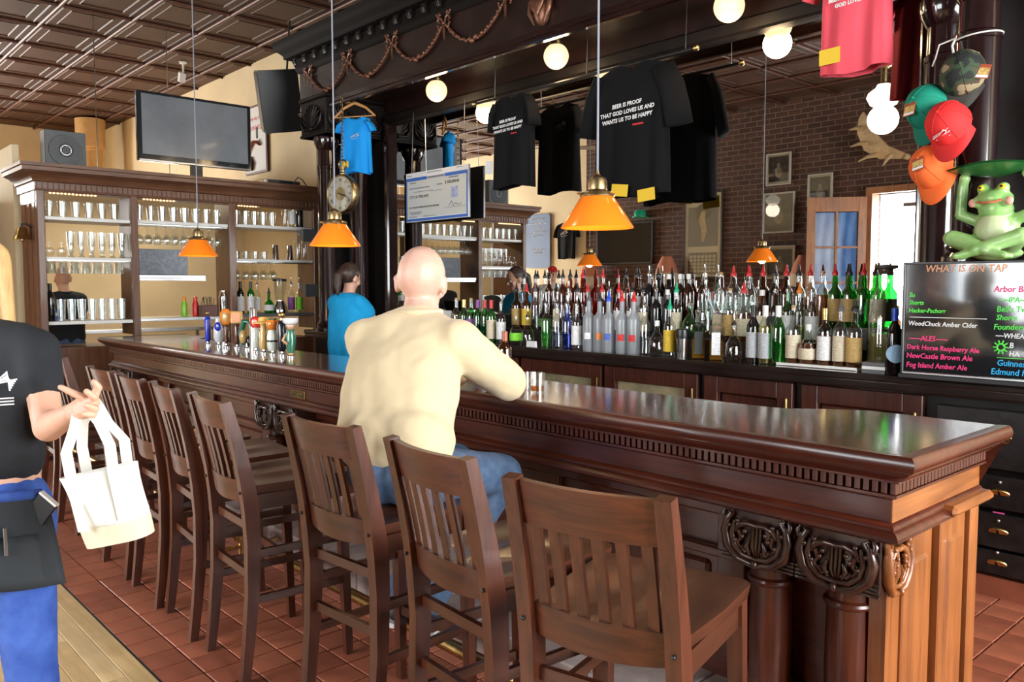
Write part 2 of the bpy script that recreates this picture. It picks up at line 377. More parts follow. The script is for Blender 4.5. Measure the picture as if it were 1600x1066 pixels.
def wall_y(mb, x0, x1, y, th, holes):
    """wall along x at y (thickness th), holes = (xa, xb, za, zb)"""
    xs = sorted({x0, x1, *[h[0] for h in holes], *[h[1] for h in holes]})
    for a, b_ in zip(xs, xs[1:]):
        hs = [h for h in holes if h[0] <= a and h[1] >= b_]
        zs = [(0, H)] if not hs else [(0, hs[0][2]), (hs[0][3], H)]
        for za, zb in zs:
            if zb > za: mb.box(((a+b_)/2, y, (za+zb)/2), (b_-a, th, zb-za))
    return mb
DX0, DX1, DZ = -5.66, -4.66, 2.92
wb = struct(wall_y(MB(), -11.6, 3.2, -2.8, .2, [(DX0, DX1, 0, DZ), (-4.2, -1.6, .9, 2.9)]).build('wall_front', BRICK, smooth=0))
struct(MB().box((-14.9, -2.8, H/2), (6.6, .2, H)).build('wall_front_plaster', CREAM, smooth=0))
struct(MB().box((-7.5, 5.2, H/2), (21.4, .2, H)).build('wall_back', CREAM, smooth=0))
m = MB()
for y0, y1, z0, z1 in ((-2.9, -2.2, 0, H), (1.8, 5.3, 0, H), (-2.2, 1.8, 0, .8), (-2.2, 1.8, 3.4, H)): m.box((-18.1, (y0+y1)/2, (z0+z1)/2), (.2, y1-y0, z1-z0))
struct(m.build('wall_left', CREAM, smooth=0))
m = MB()
for y0, y1, z0, z1 in ((-2.9, .5, 0, H), (4.7, 5.3, 0, H), (.5, 4.7, 0, .55), (.5, 4.7, 3.5, H)): m.box((3.1, (y0+y1)/2, (z0+z1)/2), (.2, y1-y0, z1-z0))
struct(m.build('wall_right', plain('low_bounce_brown', (.10, .05, .03), .6), smooth=0))  # dark tone on this unseen wall, chosen to cut bounced light
wn = struct(bpy.data.objects.new('window_1', None)); COL.objects.link(wn); wn.location = (3.1, 2.6, .55)
WF = plain('window_frame_brown', (.07, .035, .02), .4)
for k in range(5): MB().box((0, -2.1+k*1.05, 1.475), (.12, .09, 2.95)).build('mullion', WF, wn)
for z in (.03, 2.2, 2.92): MB().box((0, 0, z), (.11, 4.2, .07)).build('window_rail', WF, wn)
for k in range(4):
    for z0, z1 in ((.07, 2.16), (2.24, 2.88)): MB().box((0, -1.575+k*1.05, (z0+z1)/2), (.008, .96, z1-z0)).build('pane', PANE, wn)
wn = struct(bpy.data.objects.new('window_2', None)); COL.objects.link(wn); wn.location = (-18.1, -.2, .8)
for k in range(3): MB().box((0, -2+k*2, 1.3), (.12, .09, 2.6)).build('mullion', WF, wn)
for z in (.03, 2.56): MB().box((0, 0, z), (.11, 4, .07)).build('window_rail', WF, wn)
for k in range(2): MB().box((0, -1+k*2, 1.3), (.008, 1.9, 2.45)).build('pane', PANE, wn)
wn = struct(bpy.data.objects.new('window_3', None)); COL.objects.link(wn); wn.location = (-2.9, -2.8, .9)
for k in range(3): MB().box((-1.3+k*1.3, 0, 1.0), (.09, .12, 2.0)).build('mullion', WF, wn)
for z in (.03, 1.97): MB().box((0, 0, z), (2.6, .11, .07)).build('window_rail', WF, wn)
for k in range(2): MB().box((-.65+k*1.3, 0, 1.0), (1.2, .008, 1.86)).build('pane', PANE, wn)
# kitchen partition behind the glass cabinet, round column
struct(MB().box((-11.3, 3.55, 1.45), (.15, 3.1, 2.9)).build('wall_kitchen', CREAM, smooth=0))
struct(MB().box((-10.25, 1.90, 1.45), (2.0, .06, 2.9)).build('wall_light_block', CREAM, smooth=0))  # added wall, blocks far-window daylight from the cabinet dividers
m = MB().lathe([(.19, 0), (.19, 3.95), (.21, 3.97), (.21, 4.0), (.24, 4.02), (.25, H-.03)], 28)
struct(m.build('round_column', plain('tan_column', (.66, .40, .17), .5, var=.1), None, (-16.3, 4.55, 0)))
# side door: frame, open leaf with blue panes
DOORW = wood('door_oak', (.30, .12, .05), (.50, .24, .11), 'z', .45, .1)
dr = struct(bpy.data.objects.new('door_1', None)); COL.objects.link(dr); dr.location = (DX0, -2.7, 0)
for x in (-.04, 1.04): MB().box((x, 0, DZ/2), (.1, .24, DZ)).build('door_jamb', DOORW, dr)
MB().box((.5, 0, DZ+.05), (1.18, .24, .1)).build('door_head', DOORW, dr)
MB().box((.62, .1, DZ-.2), (.3, .06, .06), b=.01).build('door_closer', STEEL, dr)
lf = struct(bpy.data.objects.new('door_2', None)); COL.objects.link(lf); lf.location = (DX0-.06, -2.56, 0); lf.rotation_euler = (0, 0, R(142))
LW, LH = .86, 2.88; BLUEC = plain('painted_sky_blue', (.03, .17, .62), .45, c2=(.10, .34, .85), vscale=7, stretch=(1, 1, .5)); 
for x in (.06, LW-.06): MB().box((x, 0, LH/2), (.12, .045, LH), b=.004).build('stile', DOORW, lf)
for z, h in ((.25, .5), (LH-.11, .22)): MB().box((LW/2, 0, z), (LW-.24, .045, h), b=.004).build('door_rail', DOORW, lf)
MB().box((LW/2, 0, 1.6), (.035, .04, 2.2)).build('muntin', DOORW, lf)
for k in range(1, 4): MB().box((LW/2, 0, .5+k*.54), (LW-.24, .04, .03)).build('muntin', DOORW, lf)
for k in range(4):
    for sx in (-1, 1):
        MB().box((LW/2+sx*.165, 0, .5+k*.54+.27), (.30, .006, .5)).build('pane', PANE, lf)
MB().grid(lambda u, v: (.13+u*(LW-.26), .018+.006*math.sin(u*26+2*math.sin(v*7)), .5+v*2.15), 40, 12).build('sky_blue_sheet', BLUEC, lf, smooth=180)  # added sheet behind the glass, sky reflection put in as blue
# ================================================================ the bar
BX0, BX1, BY0, BY1 = -7.84, -.86, 2.19, 2.96
bar = thing('bar_counter', 'long carved mahogany bar with dentil moulding and glossy top', 'bar', (-4.35, 2.6, 0))
OFF = Vector((4.35, -2.6, 0))
TB = Matrix.Translation(OFF)
path = [(BX0, BY1), (BX0, BY0), (BX1, BY0), (BX1, BY1)]
# top: wide at both ends, cut back behind the serving side
def ease(t): t = max(0, min(1, t)); return t*t*(3-2*t)
back = []
for i in range(61):
    x = BX1-.012-(BX1-BX0-.024)*i/60
    w = max(ease((x+1.62)/.30), ease((-7.0-x)/.30)); back.append((x, 2.765+(BY1-2.765)*w))
outline = [(BX0+.012, BY0+.012), (BX1-.012, BY0+.012)]+back
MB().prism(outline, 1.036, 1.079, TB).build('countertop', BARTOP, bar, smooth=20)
nos = [(-.05, 1.0795), (-.026, 1.0815), (-.012, 1.0815), (-.004, 1.074), (0, 1.060), (-.003, 1.046), (-.012, 1.037), (-.022, 1.034), (-.05, 1.034)]
MB().sweep(path, nos, TB).build('nosing', BARW, bar)
cove = [(-.02, 1.036), (-.024, 1.028), (-.036, 1.020), (-.05, 1.006), (-.066, 1.0), (-.066, .994), (-.10, .994), (-.10, .958), (-.074, .958), (-.074, .950), (-.086, .944), (-.10, .938), (-.10, .868)]
MB().sweep(path, cove, TB).build('cornice', BARW, bar)
low = [(-.10, .876), (-.09, .872), (-.082, .862), (-.082, .856), (-.07, .850), (-.062, .840), (-.062, .830), (-.072, .822), (-.086, .818), (-.22, .816)]
MB().sweep(path, low, TB).build('lower_moulding', BARW, bar)
dm = MB().box((0, 0, 0), (.017, .024, .033), b=.002).mesh('dentil', BARWZ, 0)
rest = MB(); x = BX1-.085
while x > BX0+.08:
    if x > -4.4: inst('dentil', dm, bar, Vector((x, BY0+.088, .976))+OFF)
    else: rest.box((x+4.35, BY0+.088-2.6, .976), (.017, .024, .033))
    x -= .0252
o = rest.build('dentil_course', BARWZ, bar); o['kind'] = 'stuff'
y = BY0+.105
while y < BY1: inst('dentil', dm, bar, Vector((BX1-.088, y, .976))+OFF, (0, 0, R(90))); y += .0252
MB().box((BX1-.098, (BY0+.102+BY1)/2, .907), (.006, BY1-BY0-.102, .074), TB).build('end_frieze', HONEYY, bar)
# body, front framing, end panels
MB().box((-4.36, 2.70, .43), (6.72, .46, .78), TB).build('bar_body', BARW, bar)
fx = [-1.56, -2.45, -3.35, -4.2, -5.1, -6.0, -6.9, -7.6]
for x in fx: MB().box((x, 2.455, .49), (.11, .03, .62), TB, b=.004).build('stile', BARWZ, bar)
for z, h in ((.775, .08), (.60, .035), (.20, .09)): MB().box((-4.36, 2.452, z), (6.7, .03, h), TB, b=.006).build('front_rail', BARW, bar)
for a, b_ in zip(fx, fx[1:]):
    MB().box(((a+b_)/2, 2.464, .42), (abs(a-b_)-.20, .025, .27), TB, b=.012).build('front_panel', BARWZ, bar)
def endpan(x, y0, y1, z1):
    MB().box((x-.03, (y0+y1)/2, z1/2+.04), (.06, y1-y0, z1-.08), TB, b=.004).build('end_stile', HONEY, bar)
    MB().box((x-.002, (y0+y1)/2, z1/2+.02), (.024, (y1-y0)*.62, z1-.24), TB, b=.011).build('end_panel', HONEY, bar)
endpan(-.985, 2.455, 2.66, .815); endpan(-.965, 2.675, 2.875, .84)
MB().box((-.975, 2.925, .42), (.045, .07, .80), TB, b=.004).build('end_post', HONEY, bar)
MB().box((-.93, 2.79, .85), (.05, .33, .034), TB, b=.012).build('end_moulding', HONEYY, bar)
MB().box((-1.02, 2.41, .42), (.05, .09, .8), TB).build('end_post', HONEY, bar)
# stone plinth in blocks
STONE = plain('plinth_stone', (.34, .27, .25), .55, var=.35, vscale=5, bump=.2, bscale=20)
pmesh = MB().box((0, 0, 0), (.30, .40, .165), b=.006).mesh('plinth_stone', STONE, 0)
for k in range(22): inst('plinth_stone', pmesh, bar, Vector((-1.16-k*.304, 2.30, .0825))+OFF)
# carved capitals on paired columns
def carving(mb, M):
    for s in (-1, 1):
        def P(*q): return [(s*a, -.012, b) for a, b in q]
        mb.tube(P((.10, .068), (.112, .02), (.100, -.03), (.060, -.066), (.0, -.076)), [.010, .016, .017, .014, .010], 8, M)
        mb.tube(P((.076, .058), (.086, .015), (.075, -.025), (.045, -.050), (.0, -.056)), [.006, .011, .012, .010, .007], 8, M)
        mb.tube(P((.074, .022), (.060, .046), (.030, .056), (.0, .052)), [.006, .011, .010, .008], 8, M)
        mb.tube(P((.060, .030), (.052, .005), (.066, -.012), (.050, -.03)), [.010, .008, .007, .004], 7, M)
        mb.tube(P((.022, -.045), (.034, -.020), (.024, .004)), [.004, .010, .004], 7, M)
        mb.tube(P((.100, .060), (.088, .078), (.100, .088)), [.012, .010, .004], 7, M)
        mb.tube(P((.112, .055), (.118, .075), (.110, .090)), [.009, .009, .003], 7, M)
        mb.tube(P((.050, -.02), (.038, -.038), (.018, -.032)), [.008, .007, .004], 7, M)
        for a, b_ in ((.094, .040), (.062, .060), (.036, .030), (.070, -.004), (.045, .012)): mb.ball((s*a, -.018, b_), .008, 8, 6, M)
    for u in (-.014, 0, .014): mb.tube([(u, -.004, .045), (u, -.010, -.02), (u*.5, -.006, -.045)], [.005, .006, .003], 6, M)
    mb.ball((0, -.02, -.070), (.012, .012, .014), 8, 6, M)
    return mb
def bar_capital(x, end=False):
    w = .255
    MB().box((x, 2.39, .735), (w, .17, .165), TB, b=.004).build('capital_block', CARVE, bar)
    carving(MB(), TB @ Matrix.Translation((x, 2.302, .722))).build('capital_carving', CARVE, bar, smooth=60)
    for k in range(4): MB().box((x, 2.30, .650+k*.011), (w, .012-.002*k, .007), TB).build('capital_reed', CARVE, bar)
    if end: carving(MB(), TB @ Matrix.Translation((x+w/2+.001, 2.39, .722)) @ Matrix.Rotation(R(90), 4, 'Z') @ Matrix.Diagonal((.66, 1, 1, 1))).build('capital_carving', HONEY, bar, smooth=60)  # end-face carving in the honey tone, window light in its colour
    pr = [(.085, .17), (.085, .22), (.07, .235), (.078, .25), (.066, .265), (.068, .40), (.064, .572), (.074, .578), (.077, .586), (.074, .594), (.064, .600), (.064, .625), (.075, .632), (.09, .645), (.094, .655), (.0001, .656)]
    MB().lathe(pr, 26, TB @ Matrix.Translation((x, 2.39, 0))).build('bar_column', BARWZ, bar)
    MB().box((x, 2.375, .168), (.19, .15, .02), TB, b=.004).build('column_base', CARVE, bar)
for x, e in ((-1.115, True), (-1.375, False), (-4.55, False), (-4.81, False), (-7.45, False), (-7.71, False)): bar_capital(x, e)
# maker's plate on the frieze
pt = MB().box((0, 0, 0), (.17, .006, .05), b=.003).build('brass_plate', BRASS, bar, Vector((-4.36, 2.287, .902))+OFF)
MB().box((0, -.002, 0), (.15, .004, .036), b=.002).build('plate_field', plain('plate_dark', (.09, .065, .02), .35, metal=.8), pt)
for x, z, w, h in ((-.048, .008, .032, .008), (-.018, .008, .012, .008), (.028, .008, .062, .008), (0, -.004, .03, .004), (0, -.012, .10, .003)): MB().box((x, -.0045, z), (w, .001, h)).build('plate_engraving', BRASS, pt)
# ---------------------------------------------------------------- brass foot rail
fr = thing('foot_rail', 'polished brass foot rail on brackets along the bar base', 'rail', (-4.3, 1.875, 0))
MB().tube([(-3.5, 0, .172), (3.35, 0, .172)], .026, 14).build('rail_tube', BRASS, fr)
for x in (1.7, .05, -1.6, -3.2, 3.3):
    MB().tube([(x, -.14, .118), (x, .215, .118)], .011, 8).build('bracket_arm', BRASS, fr)
    MB().lathe([(.034, -.012), (.034, .012)], 14, Matrix.Translation((x, 0, .172)) @ Matrix.Rotation(R(90), 4, 'Y')).build('rail_collar', BRASS, fr)
    MB().tube([(x, 0, 0), (x, 0, .15)], .012, 8).build('bracket_foot', BRASS, fr)
# ================================================================ bar stools
def make_stool():
    t = thing('bar_stool', '', 'stool')
    def py(z): # rear post line
        return -.235+.045*math.sin(max(0, min(1, z/1.10))*math.pi)-(.05*max(0, (z-.62)/.48)**1.4)
    zs = [0, .15, .35, .55, .68, .78, .88, .98, 1.06, 1.10]
    for s in (-1, 1):
        m = MB(); pts = [(s*(.188+.004*(z < .5)), py(z), z) for z in zs]
        wd = [.034, .038, .046, .054, .060, .056, .050, .044, .038, .034]
        vs = []; n = len(zs)
        for p, w in zip(pts, wd): vs += [(p[0]+i*.019, p[1]+j*w/2, p[2]) for i, j in ((-1, -1), (1, -1), (1, 1), (-1, 1))]
        vs[-4:] = [(v[0], v[1], v[2]-(.006 if k in (0, 1) else 0)) for k, v in enumerate(vs[-4:])]
        fs = [(i*4+k, i*4+(k+1) % 4, i*4+4+(k+1) % 4, i*4+4+k) for i in range(n-1) for k in range(4)]+[(3, 2, 1, 0), tuple((n-1)*4+k for k in range(4))]
        m.add(vs, fs).build('back_post', STOOL, t, smooth=30)
        MB().ball((s*.19, py(.745)-.032, .745), .006, 8, 6).build('bolt', BLACKM, t)
        m = MB(); a = Vector((s*.185, .185, .735)); b_ = Vector((s*.198, .205, 0)); vs = []
        for p, w in ((b_, .015), (a, .021)): vs += [(p.x+i*w, p.y+j*w, p.z) for i, j in ((-1, -1), (1, -1), (1, 1), (-1, 1))]
        m.add(vs, [(k, (k+1) % 4, 4+(k+1) % 4, 4+k) for k in range(4)]+[(3, 2, 1, 0), (4, 5, 6, 7)]).build('front_leg', STOOL, t)
        MB().bar((s*.186, -.20, .70), (s*.186, .18, .70), .022, .06).build('seat_rail', STOOLY, t)
        for z in (.50, .32): MB().bar((s*.192, py(z), z), (s*.194, .195, z), .018, .03).build('side_stretcher', STOOLY, t)
    MB().bar((-.185, .185, .70), (.185, .185, .70), .06, .022, up=(0, 1, 0)).build('seat_rail', STOOLX, t)
    MB().bar((-.195, .196, .28), (.195, .196, .28), .035, .02, up=(0, 1, 0)).build('front_stretcher', STOOLX, t)
    for z in (.60, .41): MB().bar((-.19, py(z)+.004, z), (.19, py(z)+.004, z), .032, .018, up=(0, 1, 0)).build('rear_stretcher', STOOLX, t)
    def board(z0, z1, name, bow, th, arch=0):
        n = 12; m = MB(); vs = []
        for i in range(n+1):
            u = -1+2*i/n; x = u*.170; yb = -bow*(1-u*u)
            for z, q in ((z0-arch*(1-u*u), -1), (z0-arch*(1-u*u), 1), (z1, 1), (z1, -1)): vs.append((x, py(z)+yb+q*th/2+.004, z))
        fs = [(i*4+k, i*4+(k+1) % 4, i*4+4+(k+1) % 4, i*4+4+k) for i in range(n) for k in range(4)]+[(3, 2, 1, 0), tuple(n*4+k for k in range(4))]
        return m.add(vs, fs).build(name, STOOLX, t, smooth=40)
    board(.985, 1.092, 'crest_rail', .026, .022); board(.705, .785, 'lower_back_rail', .026, .024, .012)
    for i in range(6):
        u = (-2.5+i)/3.05; x = u*.170; b0 = -.026*(1-u*u); m = MB()
        m.ribbon([(x, py(z)+b0+.004, z) for z in (.775, .83, .89, .94, .995)], (1, 0, 0), .027, .013).build('slat', STOOL, t)
    # saddle seat
    def top(u, v):
        x = (u-.5)*2; y = (v-.5)*2; hw = .212-.018*max(0, -y); cr = max(0, abs(x)-.80)/.2
        yy = -.195+(v)*.435-(.028*cr*cr if y > .0 else 0)*(y > .6)
        sc = .014*math.exp(-((abs(x)-.42)/.34)**2)*math.exp(-((y+.15)/.7)**2)
        return (x*hw, yy, .770-sc+.003*y)
    m = MB().grid(top, 20, 18)
    bot = MB().grid(lambda u, v: (top(u, v)[0]*.97, top(u, v)[1]*.985, .733), 20, 18); n0 = len(m.v)
    m.add(bot.v, [tuple(reversed(f)) for f in bot.f]); W_ = 21
    rim = [i for i in range(21)]+[j*W_+20 for j in range(1, 19)]+[18*W_+i for i in range(19, -1, -1)]+[j*W_ for j in range(17, 0, -1)]
    m.f += [(rim[k], n0+rim[k], n0+rim[(k+1) % len(rim)], rim[(k+1) % len(rim)]) for k in range(len(rim))]
    m.build('seat', STOOLY, t, smooth=50)
    return t
st0 = make_stool()
stools = [(-1.205, 1.325, 14, 'turned wooden bar stool with its seat angled beside the carved bar columns'),
 (-1.785, 1.336, -3.8, 'wooden slat-back bar stool between the angled stool and the man in cream'),
 (-2.385, 1.345, 4.3, 'wooden slat-back bar stool that the bald man sits on'),
 (-3.17, 1.30, -3.5, 'empty wooden bar stool next beyond the bald man, apart from its neighbours'),
 (-3.70, 1.316, -5.6, 'wooden bar stool second beyond the seated bald man'),
 (-4.17, 1.325, -2.7, 'wooden bar stool third beyond the seated bald man'),
 (-4.67, 1.335, 0, 'wooden bar stool fourth beyond the seated bald man, above the tote bag'),
 (-5.69, 1.36, 2, 'wooden bar stool behind the hand of the woman with the tote'),
 (-6.25, 1.365, -2, 'wooden bar stool at the far end of the row of stools')]
for k, (x, y, a, lab) in enumerate(stools):
    q = Matrix.Rotation(R(a), 3, 'Z') @ Vector((0, .262, 0)); loc = (x+q.x, y+q.y, 0)
    if k == 0: st0.location = loc; st0.rotation_euler = (0, 0, R(a)); st0['label'] = lab; st0['group'] = 'wooden bar stools along the bar'
    else: dup(st0, loc, R(a), lab)
# whisky glass on the bar
WHISKY = glass('whisky', (.75, .36, .08), .05, body=.35, bodycol=(.6, .22, .03))
def tumbler(r, h, mat, th=.003):
    return MB().open_lathe([(1e-5, .006), (r*.86-th, .008), (r-th, h), (r, h), (r*.88, 0), (1e-5, 0)], 20)
tg = thing('whisky_glass', 'short tumbler of whisky on the bar by the man\'s elbow', 'glass', (-2.50, 2.42, 1.0795))
tumbler(.034, .085, CLEAR).build('glass', CLEAR, tg); MB().lathe([(.0001, .009), (.0265, .009), (.0278, .030), (.0001, .030)], 18).build('whisky', WHISKY, tg)
tg2 = tag(tumbler(.027, .075, CLEAR).build('shot_glass', CLEAR, None, (-2.60, 2.47, 1.0795)), 'small empty glass standing behind the whisky tumbler', 'glass')
# ================================================================ the back bar
bb = thing('back_bar', 'tall ebonised back bar with columns, carved cornice and counter', 'back bar', (-4.2, 4.7, 0))
TK = Matrix.Translation((4.2, -4.7, 0)); KO = Vector((4.2, -4.7, 0))
CT = 1.06
MB().box((-4.2, 4.665, CT-.02), (7.9, .63, .04), TK, b=.012).build('counter_top', BACKT, bb)
MB().box((-4.2, 4.375, CT-.055), (7.88, .03, .05), TK, b=.01).build('counter_moulding', BACKT, bb)
MB().box((-4.2, 4.72, .545), (7.8, .5, .89), TK).build('carcass', EBONY, bb)
MB().box((-4.2, 4.68, .05), (7.8, .5, .10), TK).build('base_plinth', TILE2, bb)
GOLDGL = plain('mottled_etched_glass', (.40, .36, .22), .12, c2=(.10, .09, .06), vscale=3, coat=.5)  # dull gold mottled with dark brown
def cabinet_door(x0, x1, window):
    cx, w = (x0+x1)/2, x1-x0; z0, z1 = .13, .965
    d = MB()
    for x in (x0+.05, x1-.05): d.box((x, 4.45, (z0+z1)/2), (.10, .045, z1-z0), TK, b=.004)
    for z, h in ((z0+.06, .12), (z1-.05, .10), (.56, .07)): d.box((cx, 4.45, z), (w-.2, .045, h), TK, b=.004)
    d = d.build('door', BACKW, bb)
    if window: MB().box((cx, 4.468, .73), (w-.19, .012, .29), TK).build('etched_pane', GOLDGL, d)
    else: MB().box((cx, 4.466, .73), (w-.22, .02, .26), TK, b=.009).build('door_panel', BACKW, d)
    MB().box((cx, 4.466, .35), (w-.22, .02, .30), TK, b=.009).build('door_panel', BACKW, d)
    MB().box((x1-.035, 4.42, .83), (.016, .014, .09), TK, b=.004).build('latch', BRASS, d)
for x0, x1, wn_ in ((-7.35, -6.55, 0), (-6.5, -5.7, 0), (-5.64, -4.80, 1), (-4.76, -3.92, 1), (-3.89, -3.10, 1), (-3.05, -2.44, 0), (-2.385, -1.71, 0)): cabinet_door(x0, x1, wn_)
def cup_pull(par, x, z, s=1.0):
    m = MB().grid(lambda u, v: (x+4.2+.05*s*math.cos(math.pi*u)*math.cos(v*1.45), 4.405-4.7+.012-.028*s*math.sin(v*1.45+.1)*(.35+.65*math.sin(math.pi*u)), z+.032*s*math.sin(math.pi*u)*math.cos(v*1.45*.55)-.008), 14, 6)
    m.build('cup_pull', BRASS, par, smooth=180)
    MB().ball((x+4.2, 4.41-4.7, z+.055*s), .009, 8, 6).build('keyhole', STEEL, par)
for x0, x1 in ((-1.645, -1.02), (-1.0, -.38)):
    for k, (z0, z1) in enumerate(((.64, .93), (.445, .605), (.25, .42), (.12, .235))):
        dr_ = MB().box(((x0+x1)/2, 4.435, (z0+z1)/2), (x1-x0-.02, .05, z1-z0), TK, b=.005).build('drawer', DRAWER, bb)
        px = -1.33 if x0 < -1.1 else (x0+x1)/2
        if k == 0: 
            MB().tube([(px+4.2+.042*math.cos(a), 4.40-4.7, .80+.028*math.sin(a)) for a in [math.pi*q/8*2 for q in range(8)]], .006, 6, closed=True).build('ring_pull', BRASS, dr_)
        else: cup_pull(dr_, px, (z0+z1)/2)
MB().box((-1.33, 4.405, .43), (.05, .003, .006), TK).build('pink_mark', plain('pink_chalk', (.8, .1, .35), .8), bb)
# stepped bottle risers
MB().box((-3.86, 4.75, CT+.055), (3.52, .175, .11), TK, b=.004).build('bottle_step', EBONY, bb)
MB().box((-3.86, 4.885, CT+.11), (3.52, .11, .22), TK, b=.004).build('bottle_step', EBONY, bb)
# mirror, frame, side panels
mm, mt, mb_ = nmat('silvered_mirror'); mb_.inputs['Base Color'].default_value = (.80, .80, .79, 1); mb_.inputs['Metallic'].default_value = 1; mb_.inputs['Roughness'].default_value = 0.0
tag(MB().box((-4.635, 4.965, 2.135), (5.33, .02, 2.15)).build('bar_mirror', mm, smooth=0), 'wide silvered mirror behind the bottle display in back bar', 'mirror')
for x in (-7.34, -1.93): MB().box((x, 4.93, 2.15), (.08, .08, 2.2), TK, b=.015).build('mirror_stile', COLW, bb)
MB().box((-4.635, 4.93, 3.25), (5.4, .09, .10), TK, b=.015).build('mirror_head', EBONY, bb)
for x0, x1 in ((-8.05, -7.38), (-1.89, -.35)): MB().box(((x0+x1)/2, 4.97, 2.2), (x1-x0, .05, 2.3), TK).build('back_panel', EBONY, bb)
MB().box((-8.0, 4.72, 2.06), (.03, .50, 2.0), TK).build('end_panel', EBONY, bb)
MB().box((-4.2, 4.66, 3.47), (7.7, .62, .03), TK).build('soffit', EBONYR, bb)
MB().box((-4.635, 4.955, 3.37), (5.4, .04, .18), TK).build('header_board', EBONYR, bb)
# entablature
ep = [(-8.05, 4.98), (-8.05, 4.30), (-.3, 4.30), (-.3, 4.98)]
MB().sweep(ep, [(-.04, 3.31), (0, 3.31), (.012, 3.32), (.012, 3.34), (-.004, 3.36), (-.004, 3.40)], TK).build('architrave', COLW, bb)
MB().sweep(ep, [(-.03, 3.39), (-.006, 3.39), (-.006, 3.77), (-.03, 3.77)], TK).build('frieze', EBONYR, bb)
MB().sweep(ep, [(-.03, 3.75), (.004, 3.75), (.018, 3.765), (.03, 3.79), (.03, 3.80), (.03, 3.90), (.115, 3.90), (.118, 3.93), (.13, 3.945), (.165, 3.975), (.19, 4.0), (.20, 4.03), (.20, 4.07), (-.05, 4.07)], TK).build('crown_cornice', plain('cornice_black', (.008, .0055, .005), .75, spec=.1), bb)
def leaf_bracket():
    m = MB(); pts = [(0, .0, .0), (0, -.03, -.004), (0, -.055, -.022), (0, -.06, -.05), (0, -.045, -.085), (0, -.05, -.10)]
    m.ribbon(pts, (1, 0, 0), [.05, .062, .066, .058, .042, .02], .014)
    for s in (-1, 1): m.tube([(s*.018, -.05, -.02), (s*.014, -.066, -.05), (s*.008, -.05, -.085)], [.006, .008, .004], 6)
    return m.mesh('modillion', EBONY, 40)
lbm = leaf_bracket()
for k in range(37): inst('modillion', lbm, bb, Vector((-7.98+k*.205, 4.265, 3.90))+KO)
# garlands, ribbons and bows
def garland():
    m = MB(); P = []; n = 15
    for i in range(n):
        u = i/(n-1); x = -.36+u*.72; z = -.20*(1-(2*u-1)**2); P.append((x, 0, z))
    m.tube(P, [.008]+[.013]*(n-2)+[.008], 7)
    for i in range(30):
        u = (i+.5)/30; x = -.36+u*.72; z = -.20*(1-(2*u-1)**2); k = (1.6 if abs(u-.5) < .08 else 1)*(1+.3*math.sin(i*2.4))
        m.ball((x, -.008, z+.009*math.sin(i*2.1)), .0125*k, 6, 4)
    return m.mesh('garland', GILT, 60)
def bow():
    m = MB()
    for s in (-1, 1):
        m.tube([(0, 0, 0), (s*.03, -.012, .045), (s*.065, -.012, .06), (s*.08, -.008, .035), (s*.05, -.004, .02)], [.006, .012, .015, .013, .008], 6)
        for q in range(5): m.ball((s*(.045+.011*q), -.014, .078+.012*math.sin(q*2)), .011, 6, 4)
        for q in range(3): m.ball((s*(.075-.006*q), -.012, -.004-.014*q), .010, 6, 4)
    m.ribbon([(0, -.006, .0), (.002, -.010, -.06), (.0, -.006, -.13)], (1, 0, 0), [.012, .026, .006], .008)
    m.ball((0, -.014, .004), .016, 8, 6)
    return m.mesh('ribbon_bow', GILT, 60)
gm, bwm = garland(), bow()
bxs = [-7.82, -7.06, -6.30, -5.54, -4.78, -3.98, -3.22, -2.46, -1.70, -.94]
for k, x in enumerate(bxs):
    inst('ribbon_bow', bwm, bb, Vector((x, 4.29, 3.69))+KO)
    if k < len(bxs)-1 and k != 4: inst('garland', gm, bb, Vector((x+.38, 4.285, 3.685))+KO)
m = MB().ball((0, 0, 0), (.075, .05, .12), 16, 10)
for k in range(9): a = -1.2+.3*k; m.tube([(.0, -.05, -.06), (.05*math.sin(a), -.058, .0), (.07*math.sin(a), -.04, .08)], [.004, .008, .005], 6)
for s in (-1, 1): m.tube([(s*.05, 0, .11), (s*.10, -.02, .06), (s*.10, -.03, -.02), (s*.05, -.03, -.11)], [.012, .02, .018, .006], 8)
m.build('cartouche', GILT, bb, Vector((-4.38, 4.28, 3.53))+KO, smooth=60)
# column blocks, capitals and columns
def fan(mb, M, w, h):
    for k in range(9):
        a = R(-64+16*k); mb.tube([(0, 0, -h*.40), (w*.30*math.sin(a), -.016, -h*.40+h*.5*math.cos(a)), (w*.46*math.sin(a), -.008, -h*.40+h*.82*math.cos(a))], [.005, .020, .010], 7, M)
    for s in (-1, 1): mb.tube([(s*w*.05, -.01, -h*.42), (s*w*.30, -.02, -h*.40), (s*w*.44, -.02, -h*.2), (s*w*.46, -.01, h*.1)], [.010, .018, .018, .006], 7, M)
    mb.ball((0, -.012, -h*.40), .026, 10, 6, M); return mb
def shaft(x, y, z0):
    r = .098
    pr = [(r*1.35, z0), (r*1.35, z0+.03), (r*1.2, z0+.05), (r*1.25, z0+.075), (r*1.05, z0+.095), (r, z0+.11), (r*1.0, 2.73), (r*1.06, 2.735), (r*1.06, 2.765), (r*.95, 2.775), (r*.92, 2.92), (r*1.0, 2.93), (r*1.25, 2.98), (r*1.35, 3.02), (r*1.35, 3.06)]
    MB().lathe(pr, 32, TK @ Matrix.Translation((x, y, 0))).build('column', COLW, bb)
